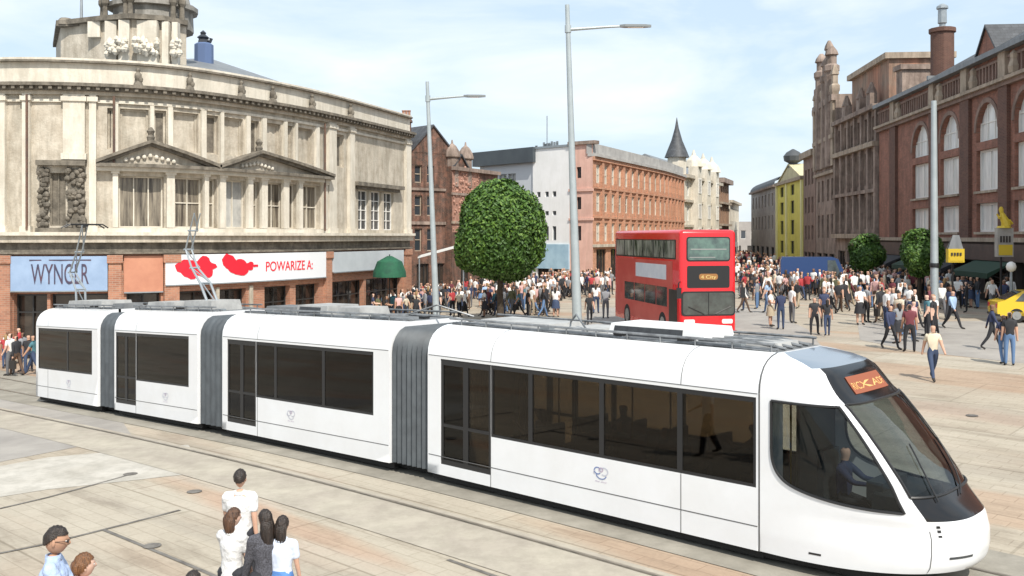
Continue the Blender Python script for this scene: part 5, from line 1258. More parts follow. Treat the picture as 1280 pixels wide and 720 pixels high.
shrub('small_tree','small dark green street tree nearest the steel pole',1149,316,58,1.25,1.3,22)
# ============================================================ AWNINGS, PARASOL, HANGING SIGNS
d=63; x=(487-640)*d/F; g=gz(x,d); r=root('green_parasol','green market parasol open beside the theatre\'s last shop','parasol',(x,d,g),world=True)
b=MB(); b.tube([(x,d,g),(x,d,zpx(318,d))],.04,8); b.build('pole',BLACK,r)
zt_=zpx(320,d); b=MB(); b.lathe((x,d,0),[(.15,zt_),(.8,zt_-.35),(1.05,zt_-1.0),(1.08,zt_-1.35),(1.0,zt_-1.35),(.9,zt_-1.0),(.1,zt_-.1)],12); b.build('canopy',mat('green_canvas',(.015,.11,.055),(.01,.07,.04),scale=3,rough=.8),r,smooth=True,angle=40)
def awning(name,label,M,u0,u1,z,dep,drop,m,vm=None):
    p=M((u0+u1)/2,0,0); r=root(name,label,'awning',(p.x,p.y,z-drop),world=True)
    b=MB(); b.poly([M(u0,.05,z),M(u1,.05,z),M(u1,dep,z-drop),M(u0,dep,z-drop)]); b.poly([M(u0,.05,z-.05),M(u0,dep,z-drop-.05),M(u1,dep,z-drop-.05),M(u1,.05,z-.05)])
    b.poly([M(u0,dep,z-drop),M(u1,dep,z-drop),M(u1,dep,z-drop-.3),M(u0,dep,z-drop-.3)])
    b.poly([M(u0,.05,z),M(u0,dep,z-drop),M(u0,dep,z-drop-.3)]);b.poly([M(u1,.05,z),M(u1,dep,z-drop-.3),M(u1,dep,z-drop)]); b.build('canvas',m,r)
    for u in (u0+.05,u1-.05): b=MB(); b.tube([M(u,.05,z-drop-.5),M(u,dep,z-drop-.05)],.03,5); b.build('arm',BLACK,r)
    return r
DG=mat('awning_dark_green',(.02,.05,.03),rough=.8); DB=mat('awning_black',(.025,.025,.028),rough=.8)
for i,(a,c,m,l) in enumerate(((3,7.5,DB,'black awning over the shop farthest along the brick hall'),(9,13.5,DG,'dark green awning behind the steel pole on the brick hall'),(15.5,19.5,DB,'black awning between the two yellow hanging signs'),(21.5,27,DG,'dark green awning near the yellow taxi on the brick hall'))):
    awning('shop_awning',l,HALL,a,c,CZ-1.4,1.6,.7,m)
YS=mat('sign_yellow',(.58,.41,.03),rough=.5); SGR=mat('sign_stone_grey',(.36,.34,.31),(.28,.26,.24),scale=2)
def hang(label,px,d,y0,y1,wpx,top):
    x=(px-640)*d/F; w=wpx*d/F/2; z0,z1=zpx(y1,d),zpx(y0,d); g=gz(x,d)
    r=root('hanging_sign',label,'sign',(x,d,g),world=True)
    b=MB(); b.tube([(x,d+.3,g),(x,d+.3,z1)],.05,7); b.build('post',BLACK,r)
    b=MB(); b.box(ID,x-w,x+w,d-.15,d+.15,z0,z1); o=b.build('board',SGR if top else YS,r)
    b=MB(); b.box(ID,x-w*.85,x+w*.85,d-.17,d-.15,z0+.08,z0+(z1-z0)*.42); b.build('lit_panel' if False else 'panel',YS,o)
    b=MB(); 
    for i in range(4): b.box(ID,x-w*.7+i*w*.36,x-w*.7+i*w*.36+w*.22,d-.19,d-.165,z0+(z1-z0)*.5,z0+(z1-z0)*.72)
    b.build('lettering',SHF,o)
    if top:
        b=MB(); b.lathe((x,d,z1),[(.35,0),(.3,.1)],8); b.tube([(x+.1,d,z1+.1),(x+.08,d,z1+.3),(x-.05,d,z1+.55),(x-.12,d,z1+.8)],[.24,.22,.17,.08],8); b.tube([(x-.12,d,z1+.76),(x-.16,d-.03,z1+.92),(x-.17,d-.05,z1+1.05)],[.09,.12,.06],8); b.tube([(x+.1,d,z1+.25),(x+.28,d,z1+.35),(x+.42,d,z1+.2)],[.12,.09,.06],6); b.tube([(x-.1,d,z1+.6),(x-.3,d-.1,z1+.5),(x-.4,d-.1,z1+.7)],[.08,.06,.04],6); b.build('gilded_figure',YS,r,smooth=True)
    else:
        b=MB(); b.poly([(x-w,d-.1,z1),(x+w*.9,d-.1,z1),(x+w*.5,d,z1+.7),(x-w*.3,d,z1+.7)]); b.poly([(x-w,d+.1,z1),(x-w*.3,d+.02,z1+.7),(x+w*.5,d+.02,z1+.7),(x+w*.9,d+.1,z1)]); b.build('slate_hood',LEAD,r)
hang('yellow fronted hanging sign under a grey hood right of the steel pole',1194,50,311,328,20,False)
hang('tall grey and yellow sign topped by a small golden figure near the taxi',1255,49,285,321,20,True)
# white canopy by the brick pair, kiosk
d=70;x=(552-640)*d/F; r=root('white_canopy','small white sloping canopy on posts beneath the brown gabled building','canopy',(x,d,gz(x,d)),world=True)
b=MB(); z=zpx(312,d); b.poly([(x-1.6,d-1,z-.5),(x+1.7,d-1,z+.4),(x+1.7,d+1.5,z+.5),(x-1.6,d+1.5,z-.4)]); b.poly([(x-1.6,d-1,z-.6),(x-1.6,d+1.5,z-.5),(x+1.7,d+1.5,z+.4),(x+1.7,d-1,z+.3)]); b.poly([(x-1.6,d-1,z-.6),(x+1.7,d-1,z+.3),(x+1.7,d-1,z+.4),(x-1.6,d-1,z-.5)]); b.build('roof_sheet',mat('canopy_white',(.6,.6,.58),rough=.6),r)
for xx in (x-1.5,x+1.6): b=MB(); b.tube([(xx,d-.9,gz(xx,d)),(xx,d-.9,z-.4)],.05,6); b.build('post',GREYM,r)
# ============================================================ PEOPLE
from mathutils import noise as NZ
def skin(verts,edges,rad,sub=1,root_i=0,vox=0,fold=0):
    me=bpy.data.meshes.new('s'); me.from_pydata([Vector(v) for v in verts],edges,[])
    o=bpy.data.objects.new('s',me); COL.objects.link(o)
    o.modifiers.new('k','SKIN'); 
    sv=me.skin_vertices[0].data
    for i,r in enumerate(rad): sv[i].radius=r if isinstance(r,tuple) else (r,r); sv[i].use_root=(i==root_i)
    if sub: m=o.modifiers.new('s','SUBSURF'); m.levels=sub; m.render_levels=sub
    if vox:
        dg=bpy.context.evaluated_depsgraph_get(); m1=bpy.data.meshes.new_from_object(o.evaluated_get(dg)); o.modifiers.clear()
        bm=bmesh.new(); bm.from_mesh(m1); bmesh.ops.recalc_face_normals(bm,faces=bm.faces)
        if bm.calc_volume(signed=True)<0: bmesh.ops.reverse_faces(bm,faces=bm.faces)
        bm.to_mesh(m1); bm.free(); o.data=m1; bpy.data.meshes.remove(me); me=m1
        m=o.modifiers.new('r','REMESH'); m.mode='VOXEL'; m.voxel_size=vox; m=o.modifiers.new('m','SMOOTH'); m.iterations=6; m.factor=.6
    dg=bpy.context.evaluated_depsgraph_get(); out=bpy.data.meshes.new_from_object(o.evaluated_get(dg))
    if fold:
        N0=[v.normal.copy() for v in out.vertices]
        for v,n in zip(out.vertices,N0):
            c=v.co; f=NZ.noise(Vector((c.x*14,c.y*14,c.z*7+3*c.x)))+.5*NZ.noise(Vector((c.x*30,c.y*30,c.z*22)))
            v.co=c+n*(f*fold)
    bpy.data.objects.remove(o); bpy.data.meshes.remove(me); return out
def union(segs,vox,fold=0):
    """tapered limbs and trunk pieces fused into one closed surface; segs: (a,b,(rx,ry) at a,(rx,ry) at b)"""
    mb=MB(); K=18
    for a,b,ra,rb in segs:
        a=Vector(a);b=Vector(b);d=(b-a); L_=d.length; d=d/L_ if L_>1e-6 else Vector((0,0,1))
        X_=Vector((1,0,0)); X_=(X_-d*X_.dot(d)); X_=X_.normalized() if X_.length>.2 else Vector((0,1,0)).cross(d).normalized(); Y_=d.cross(X_)
        rings=[]
        for (c,r,sg) in ((a,ra,-1),(b,rb,1)):
            for i in (range(5) if sg<0 else range(4,-1,-1)):
                ph=PI/2*(i/4); m=min(r); rings.append((c+d*(sg*m*math.cos(ph)*.8),(max(.002,r[0]*math.sin(ph)),max(.002,r[1]*math.sin(ph)))))
        k=len(mb.v)
        for c,(rx,ry) in rings:
            for j in range(K): t=2*PI*j/K; mb.v.append(c+X_*rx*math.cos(t)+Y_*ry*math.sin(t))
        n=len(rings)
        for i in range(n-1):
            for j in range(K): j2=(j+1)%K; mb.f.append([k+i*K+j,k+i*K+j2,k+(i+1)*K+j2,k+(i+1)*K+j])
        mb.f.append([k+j for j in range(K)][::-1]); mb.f.append([k+(n-1)*K+j for j in range(K)])
    me=bpy.data.meshes.new('u'); me.from_pydata(mb.v,[],mb.f); o=bpy.data.objects.new('u',me); COL.objects.link(o)
    m=o.modifiers.new('r','REMESH'); m.mode='VOXEL'; m.voxel_size=vox; m=o.modifiers.new('m','SMOOTH'); m.iterations=5; m.factor=.5
    dg=bpy.context.evaluated_depsgraph_get(); out=bpy.data.meshes.new_from_object(o.evaluated_get(dg))
    if fold:
        N0=[v.normal.copy() for v in out.vertices]
        for v,n in zip(out.vertices,N0):
            c=v.co; f=NZ.noise(Vector((c.x*14,c.y*14,c.z*7+3*c.x)))+.5*NZ.noise(Vector((c.x*30,c.y*30,c.z*22)))
            v.co=c+n*(f*fold)
    bpy.data.objects.remove(o); bpy.data.meshes.remove(me); return out
def rot(v,ax,a): return Matrix.Rotation(a,3,ax)@Vector(v)
def joints(P):
    """P: pose dict, angles in radians; figure faces -Y"""
    J={}; lean=P.get('lean',0); sz=P.get('seat',0)
    pz=.95-P.get('drop',0)
    J['pel']=Vector((0,0,pz)); up=rot((0,0,1),'X',lean)
    def T(x,y,z): return J['pel']+rot((x,y,z),'X',lean)
    J['waist']=T(0,0,.14); J['chest']=T(0,0,.34); J['nb']=T(0,.005,.50); J['neck']=T(0,0,.56); 
    hd=P.get('head',0); hy=P.get('hyaw',0)
    def H(x,y,z): 
        v=rot(rot((x,y,z),'X',hd),'Z',hy); return J['neck']+v
    J['h1']=H(0,-.015,.08); J['h2']=H(0,-.005,.145); J['h3']=H(0,0,.20); J['chin']=H(0,-.05,.055)
    for s,k in ((-1,'l'),(1,'r')):
        J['sh'+k]=T(s*.175,0,.455)
        a=P.get('arm'+k,(0,0)); e=P.get('elb'+k,.15); ab=P.get('abd'+k,.10)
        d=rot(rot((0,0,-1),'X',-a[0]),'Y',-s*ab+0) 
        # swing forward (-Y) for positive angle
        d=Vector((s*math.sin(ab),-math.sin(a[0])*math.cos(ab),-math.cos(a[0])*math.cos(ab)))
        J['el'+k]=J['sh'+k]+d*.29
        f=a[0]+e; inn=a[1]
        d2=Vector((s*math.sin(ab-inn),-math.sin(f)*math.cos(ab-inn),-math.cos(f)*math.cos(ab-inn)))
        J['wr'+k]=J['el'+k]+d2*.255; J['ha'+k]=J['wr'+k]+d2*.09; J['hd'+k]=d2
        lg=P.get('leg'+k,(0,0)); th=lg[0]; kn=lg[1]; sp=P.get('spread',.03)
        J['hp'+k]=J['pel']+Vector((s*.095,0,-.03))
        d=Vector((s*math.sin(sp),-math.sin(th),-math.cos(th))).normalized(); J['kn'+k]=J['hp'+k]+d*.43
        d=Vector((0,-math.sin(th-kn),-math.cos(th-kn))); J['an'+k]=J['kn'+k]+d*.42
        J['toe'+k]=J['an'+k]+Vector((s*.03,-.17,-.05 if abs(d.z)>.85 else -.1)); J['hel'+k]=J['an'+k]+Vector((0,.04,-.05))
    return J
BONES=[('pel','waist'),('waist','chest'),('chest','nb'),('nb','neck'),('neck','h1'),('h1','h2'),('h2','h3')]+[x for k in 'lr' for x in (('chest','sh'+k),('sh'+k,'el'+k),('el'+k,'wr'+k),('wr'+k,'ha'+k),('pel','hp'+k),('hp'+k,'kn'+k),('kn'+k,'an'+k),('an'+k,'toe'+k))]
RAD={'pel':(.155,.115),'waist':(.135,.10),'chest':(.165,.115),'nb':(.085,.075),'neck':.056,'h1':(.072,.082),'h2':(.084,.098),'h3':(.058,.066),'sh':.068,'el':.046,'wr':.034,'ha':.036,'hp':.098,'kn':.066,'an':.045,'toe':.036}
def segd(p,a,b):
    ab=b-a; t=max(0,min(1,(p-a).dot(ab)/max(1e-9,ab.dot(ab)))); return (p-a-ab*t).length
def crowd_mesh(P,long_hair=False,skirt=False,sleeves='short',bag=False):
    J=joints(P); N_=list(dict.fromkeys([x for b in BONES for x in b])); N_.remove('pel'); N_.insert(0,'pel')
    ix={n:i for i,n in enumerate(N_)}
    rad=[]
    for n in N_:
        r=RAD.get(n) or RAD.get(n[:-1]); f=1.0
        if n in('pel','waist','chest') or n[:2] in('sh','el') : f=1.08
        rad.append(tuple(x*f for x in r) if isinstance(r,tuple) else r*f)
    me=skin([J[n] for n in N_],[(ix[a],ix[b]) for a,b in BONES],rad,1)
    def cls(bn,p):
        a,b=bn
        if b in('h1','h2','h3') : 
            hp=J['h2']; 
            v=p-hp
            return 4 if (v.z>.045 or v.y>.03) else 0
        if a in('neck',) or b=='neck': return 0
        if a[:2]=='el': return 1 if sleeves=='long' else 0
        if a[:2]=='wr': return 0
        if a[:2]=='sh':
            return 1 if sleeves=='long' or (p-J[a]).length<.17 else 0
        if a=='pel' and b[:2]!='hp': return 1 if p.z>J['pel'].z+.03 else 2
        if b[:2]=='hp': return 2
        if a[:2]=='hp': return 2
        if a[:2]=='kn': return 3 if False else (2 if not skirt else 0)
        if a[:2]=='an': return 3
        return 1
    mb=MB(); mb.mesh(me)
    for i,p in enumerate(me.polygons):
        c=p.center; bn=min(BONES,key=lambda b:segd(c,J[b[0]],J[b[1]])-(.03 if b[0] in('chest','waist') else 0)); mb.mi[i]=cls(bn,c)
    bpy.data.meshes.remove(me)
    if long_hair:
        h=J['h2']; m2=skin([h+Vector((0,.02,.04)),h+Vector((0,.055,-.02)),h+Vector((0,.085,-.14)),h+Vector((0,.10,-.30))],[(0,1),(1,2),(2,3)],[.085,.09,.085,.04],1); k=len(mb.mi); mb.mesh(m2); mb.mi[k:]=[4]*(len(mb.mi)-k)
    if skirt:
        k=len(mb.mi); z=J['pel'].z; mb.lathe(J['pel'],[(.15,.06),(.19,-.1),(.25,-.45)],10,2,sy=.8)
    if bag:
        k=len(mb.mi); c=J['harr'] if False else J['har']; mb.box(ID,c.x-.05,c.x+.05,c.y-.16,c.y+.16,c.z-.42,c.z-.08,3)
    return mb
def cm(name,c,c2=None): return mat(name,c,c2,scale=9,rough=.8) if c2 else mat(name,c,rough=.8)
SK=[cm('skin_light',(.52,.31,.22)),cm('skin_tan',(.42,.24,.16)),cm('skin_brown',(.20,.105,.065)),cm('skin_pale',(.60,.39,.30))]
HAIR=[('dark',cm('hair_black',(.02,.015,.012))),('brown',cm('hair_brown',(.06,.032,.018))),('fair',cm('hair_fair',(.28,.18,.08))),('grey',cm('hair_grey',(.3,.29,.28)))]
TOPS=[('white',cm('cloth_white',(.74,.73,.71))),('black',cm('cloth_black',(.022,.022,.026))),('navy',cm('cloth_navy',(.03,.04,.09))),('grey',cm('cloth_grey',(.24,.245,.26))),('red',cm('cloth_red',(.38,.04,.045))),('pale pink',cm('cloth_pink',(.60,.36,.34))),('light blue',cm('cloth_light_blue',(.32,.44,.62))),('maroon',cm('cloth_maroon',(.14,.03,.04))),('cream',cm('cloth_cream',(.58,.50,.38))),('olive',cm('cloth_olive',(.12,.12,.06))),('teal',cm('cloth_teal',(.06,.16,.19)))]
TOPD=dict(TOPS)
BOTS=[('black',cm('trouser_black',(.02,.02,.024))),('dark blue',cm('denim_dark',(.035,.055,.11))),('blue denim',cm('denim_blue',(.11,.19,.34))),('grey',cm('trouser_grey',(.13,.13,.14))),('beige',cm('trouser_beige',(.38,.31,.22))),('brown',cm('trouser_brown',(.10,.06,.04)))]
BOTD=dict(BOTS)
SHOE=cm('shoe_dark',(.03,.025,.022))
Z0=[]
VAR=[('standing',dict(P=dict(armr=(.05,0),arml=(-.05,0)))),
 ('striding',dict(P=dict(legl=(.45,.1),legr=(-.38,.25),arml=(-.4,0),armr=(.45,0),drop=.05))),
 ('striding',dict(P=dict(legl=(-.35,.3),legr=(.42,.08),arml=(.4,0),armr=(-.4,0),drop=.05),sleeves='long')),
 ('standing',dict(P=dict(arml=(.5,0),elbl=1.5,armr=(.1,0),head=.15),sleeves='long')),
 ('walking',dict(P=dict(legl=(.25,.1),legr=(-.2,.2),armr=(.2,0),arml=(-.2,0),drop=.02),long_hair=True)),
 ('standing',dict(P=dict(armr=(.3,.2),elbr=1.2,arml=(.3,.2),elbl=1.2),long_hair=True,skirt=True)),
 ('walking',dict(P=dict(legr=(.3,.1),legl=(-.25,.2),armr=(-.2,0),arml=(.25,0),drop=.03),bag=True,sleeves='long')),
 ('standing',dict(P=dict(spread=.12,armr=(.1,0),elbr=.4,arml=(0,0),lean=.0),long_hair=False))]
VAR.append(('seated',dict(P=dict(legl=(1.45,1.4),legr=(1.45,1.4),arml=(.5,.1),armr=(.5,.1),elbl=.8,elbr=.8))))
VAR.append(('seated',dict(P=dict(legl=(1.45,1.4),legr=(1.4,1.35),arml=(.3,.1),armr=(.9,.1),elbl=.9,elbr=1.3,head=.25),long_hair=True)))
MES=[]
for nm,kw in VAR:
    mb=crowd_mesh(**kw); mb.build  # mesh shared by the copies
    o=mb.build('person',[SK[0],TOPS[0][1],BOTS[0][1],SHOE,HAIR[0][1]],smooth=True,angle=80); z0=min(v.co.z for v in o.data.vertices)
    for v in o.data.vertices: v.co.z-=z0
    Z0.append(z0)
    for s in o.material_slots: s.link='OBJECT'
    MES.append((nm,o))
PR=random.Random(42)
NP=0; used_first=set()
def put(px,py,var=None,top=None,bot=None,hair=None,skin_=None,face=None,label=None,where='',h=None,group=None,pos=None,zadd=0):
    global NP
    v=PR.randrange(8) if var is None else var
    nm,src=MES[v]
    if v in used_first: o=src.copy(); COL.objects.link(o)
    else: o=src; used_first.add(v)
    tn=top or PR.choices([t[0] for t in TOPS],[30,26,9,8,4,8,3,4,9,2,2])[0]
    bn=bot or PR.choices([t[0] for t in BOTS],[30,22,12,12,6,8])[0]
    hn=hair or PR.choices([t[0] for t in HAIR],[45,35,14,6])[0]
    hm=dict(HAIR)[hn]
    for s,m in zip(o.material_slots,(PR.choice(SK) if skin_ is None else SK[skin_],TOPD[tn],BOTD[bn],SHOE,hm)): s.material=m
    p=pos or gpt(px,py); o.location=(p.x,p.y,p.z+zadd); o.rotation_euler=(0,0,PR.uniform(0,2*PI) if face is None else face)
    s=(h or PR.uniform(1.58,1.86))/1.75; o.scale=(s*PR.uniform(.95,1.12),s*PR.uniform(.95,1.1),s)
    hs='long ' if v in(4,5) else ''
    low='skirt' if v==5 else 'trousers'
    lab=label or f"{nm} person, {tn} top, {bn} {low}, {hn} hair, {where}"
    thing1(o,lab,'person',group); NP+=1; return o
# hand-placed people nearer the camera
put(1166,475,1,'cream','dark blue','fair',0,0,label='person in pale top and dark blue trousers walking alone nearest the tram cab',h=1.78)
put(1113,436,2,'navy','black','dark',0,.3,label='person in navy top and black trousers on the outer edge of the right cluster',h=1.72)
put(1137,440,7,'maroon','black','dark',1,2.9,label='person in maroon top with feet apart between two darker walkers')
put(1262,457,0,'black','blue denim','dark',0,2.8,label='person in black top and bright blue jeans standing close beside a dark walker',h=1.8)
put(1254,455,4,'navy','blue denim','brown',0,3.0,label='long haired person in navy top and blue jeans next to the bright jeans wearer',h=1.68)
put(1240,437,2,'navy','black','dark',2,1.2,label='dark dressed striding person just left of the pair in blue jeans',h=1.75)
put(976,412,3,'navy','dark blue','dark',1,3.1,label='person in navy clothes beside two white dressed people near the bus',h=1.8)
put(963,408,5,'white','beige','brown',0,1,label='person in white top and beige skirt on the bus side of the navy dressed one')
put(990,404,0,'white','grey','dark',0,2,label='person in white top and grey trousers on the hall side of the navy dressed one')
put(1030,408,0,'navy','black','dark',0,0,label='person in navy top standing alone on the pale paving behind the tram roof')
put(1018,418,7,'black','black','dark',0,0,label='person all in black low behind the tram roof nearest the cab',h=1.6)
put(1034,420,4,'black','dark blue','dark',1,3,label='long haired person in black behind the tram roof nearest the cab',h=1.6)
put(1075,406,5,'white','black','brown',0,0,label='person in white top and dark skirt apart from the crowd on the paving')
put(1083,403,0,'grey','black','dark',0,2,label='person in grey top beside the white topped woman on the paving')
put(737,405,1,'black','black','dark',0,0,label='person in black striding between the tall lamp post and the bus',h=1.7)
put(745,392,4,'white','dark blue','brown',0,3,label='long haired person in white top between the tall lamp post and the bus')
put(757,398,3,'grey','grey','dark',0,3,label='person in grey close against the side of the bus')
GRP={'l':'people crowding the pavement by the theatre','c':'people around the bus','r':'people crowding before the brick hall','f':'people far along the street','e':'people by the tram\'s rear end','k':'people clustered on the open paving'}
def mark(px,zone):
    L_={'l':[(455,'under grey signboard'),(480,'beside green parasol'),(512,'at theatre corner'),(545,'left of shorter lamp'),(575,'right of shorter lamp'),(605,'at tree\'s near edge'),(640,'beneath round tree'),(680,'beyond round tree'),(712,'before white building'),(900,'between lamp and bus')],
     'f':[(935,'just past bus'),(960,'below grey terrace'),(985,'below yellow house'),(1015,'at blue van\'s nose'),(1045,'beside blue van'),(1300,'below brown tower')],
     'r':[(1050,'beyond blue van'),(1075,'before sandstone block'),(1100,'under first small tree'),(1130,'between small trees'),(1160,'beside steel pole'),(1185,'just past steel pole'),(1215,'under hooded sign'),(1245,'between yellow signs'),(1300,'by yellow taxi')],
     'k':[(1110,'outer side of cluster'),(1135,'middle of cluster'),(1160,'cluster before steel pole'),(1300,'hall side of cluster')],
     'e':[(12,'at photo edge'),(30,'by theatre shop'),(60,'close to tram rear')]}[zone]
    for x,s_ in L_:
        if px<x: return s_
    return L_[-1][1]
placed=[]
def scatter(n,x0,x1,ya,yb,zone,okf=None,pw=1):
    k=0;t=0
    while k<n and t<n*60:
        t+=1; px=PR.uniform(x0,x1); f=PR.random()**pw; y0,y1=(ya(px),yb(px)) if callable(ya) else (ya,yb); py=y0+(y1-y0)*f
        p=gpt(px,py)
        if okf and not okf(p,px,py): continue
        if any((p-q_).length<.42 for q_ in placed): continue
        placed.append(p); row='front' if f>.66 else 'mid' if f>.33 else 'back'
        put(px,py,where=mark(px,zone)+', '+row,group=GRP[zone],pos=p); k+=1
def off_th(p,px,py):
    if px>513: return p.y<76 or px>560
    u=CM.px(min(px,513)); return p.y<CM.d(u)-1.0
def off_hall(p,px,py):
    fx=30.6-(82-p.y)*.087; return p.x<fx-1.2 and not (p.x>22.5 and 44.5<p.y<50.5 and px>1262)
def no_bus(p,px,py): return not (4.4<p.x<10.5 and 40<p.y<53)
scatter(78,428,700,lambda x:376 if x<515 else 372,lambda x:397,'l',off_th,.8)
scatter(14,424,540,lambda x:386,lambda x:403,'l',off_th,1)
scatter(20,560,700,lambda x:384,lambda x:397,'l',off_th,.8)
scatter(34,515,768,lambda x:360,lambda x:376,'l',lambda p,px,py:off_th(p,px,py) and no_bus(p,px,py))
scatter(8,5,42,lambda x:452,lambda x:470,'e',off_th)
scatter(24,922,1062,lambda x:345,lambda x:372,'f',lambda p,px,py:no_bus(p,px,py) and off_hall(p,px,py))
scatter(70,1030,1275,lambda x:362,lambda x:392,'r',off_hall,.8)
scatter(24,1088,1192,lambda x:396,lambda x:430 if x>1120 else 415,'k')
scatter(10,925,1010,lambda x:372,lambda x:392,'f',no_bus)
# dense mass behind the people that show largest, built as one
mass=MB(); PAL=[SK[0],SK[1],SK[2],TOPD['white'],TOPD['black'],TOPD['navy'],TOPD['red'],TOPD['pale pink'],TOPD['grey'],BOTD['black'],BOTD['dark blue'],BOTD['grey'],SHOE,HAIR[0][1],HAIR[1][1],HAIR[2][1]]
def mcrowd(n,x0,x1,y0,y1,okf):
    k=t=0
    while k<n and t<n*40:
        t+=1; px=PR.uniform(x0,x1); py=PR.uniform(y0,y1); p=gpt(px,py)
        if not okf(p,px,py) or any((p-q_).length<.36 for q_ in placed): continue
        placed.append(p); k+=1
        src=PR.choice(MES[:8])[1]; s_=PR.uniform(.92,1.06)
        T_=Matrix.Translation(p)@Matrix.Rotation(PR.uniform(0,6.28),4,'Z')@Matrix.Scale(s_,4); k0=len(mass.mi); mass.mesh(src.data,mat_=T_)
        mp_=(PR.choice((0,0,1,2)),PR.choice((3,3,3,4,4,5,6,7,8)),PR.choice((9,9,10,11)),12,PR.choice((13,13,14,15)))
        for i in range(k0,len(mass.mi)): mass.mi[i]=mp_[mass.mi[i]]
mcrowd(100,515,765,357,374,lambda p,px,py:off_th(p,px,py) and no_bus(p,px,py) and p.y<84)
mcrowd(40,430,560,370,384,off_th)
mcrowd(190,925,1275,352,376,lambda p,px,py:no_bus(p,px,py) and off_hall(p,px,py))
mo=mass.build('crowd_mass',PAL,smooth=True,angle=80,merge=False); mo['kind']='stuff'; mo['label']='packed people behind the nearer rows of the crowd'; mo['category']='crowd'
# far mass of people beyond, too small to tell apart
far=MB(); rr=random.Random(9)
for i in range(150):
    y=rr.uniform(84,150); xl=7+ (y-88)*.42+1.5 if y>88 else -6; xr=30.5+(y-82)*.10-1.5; x=rr.uniform(max(xl,-2),xr); z=gz(x,y); m=rr.choice((0,1,1,2)); hh=rr.uniform(1.55,1.8)
    far.lathe((x,y,z),[(.12,0),(.17,.5),(.19,.85)],6,1,sy=.7); far.lathe((x,y,z),[(.2,.86),(.25,1.3),(.2,hh-.28),(.07,hh-.24)],6,m,sy=.6); far.lathe((x,y,z),[(.05,hh-.25),(.11,hh-.15),(.1,hh-.05),(.03,hh)],6,3)
fo=far.build('distant_crowd',[TOPD['white'],TOPD['black'],TOPD['maroon'],SK[1]]); fo['kind']='stuff'; fo['label']='distant crowd of tiny figures filling the far street'; fo['category']='crowd'
# ---- passengers in the tram
tyaw=math.atan2(TD.y,TD.x)+PI/2
def seat_at(px,side,var,top,hair,label):
    M,x=min(SEATS,key=lambda q_:abs(640+F*q_[0](q_[1],1.3,1.5).x/q_[0](q_[1],1.3,1.5).y-px))
    p=M(x+.24,side*.68,0); zmin=-min(v.co.z for v in MES[var][1].data.vertices)
    pel=.95-Z0[var]
    p.z+=.96-pel
    put(0,0,var,top,'black',hair,0,math.atan2(-TD.x,TD.y),label=label,h=1.75,pos=p)
for px,sd_,v,tp,hr,l in ((640,1,9,'white','brown','long haired passenger in white at the leading car\'s first window'),(700,-1,8,'black','dark','passenger in black seated across the aisle behind the leading car\'s second window'),(720,1,8,'light blue','dark','passenger in light blue seated by the leading car\'s second window'),(790,1,8,'maroon','dark','passenger in maroon seated at the leading car\'s third window'),(830,-1,9,'cream','fair','fair long haired passenger in cream on the far seats of the leading car'),(890,1,8,'cream','grey','grey haired passenger in cream at the leading car\'s last window'),(350,1,8,'white','dark','passenger in white seated nearest the middle car\'s door'),(400,1,9,'pale pink','brown','long haired passenger in pink in the middle car'),(440,1,8,'navy','dark','passenger in navy near the end window of the middle car'),(205,1,8,'grey','dark','passenger in grey seated in the second car from the rear')):
    seat_at(px,sd_,v,tp,hr,l)
def driver():
    P=dict(legl=(1.45,1.35),legr=(1.45,1.35),arml=(.9,.2),armr=(.9,.2),elbl=.7,elbr=.7)
    mb=crowd_mesh(P,sleeves='long'); 
    p=MCb(TC+.78,.02,0); off=.95-.92
    o=mb.build('person',[SK[0],TOPD['navy'],BOTD['black'],SHOE,HAIR[0][1]],smooth=True,angle=80)
    o.location=(p.x,p.y,p.z); o.rotation_euler=(0,0,tyaw); thing1(o,'tram driver in navy jacket seated behind the windscreen','person')
driver()
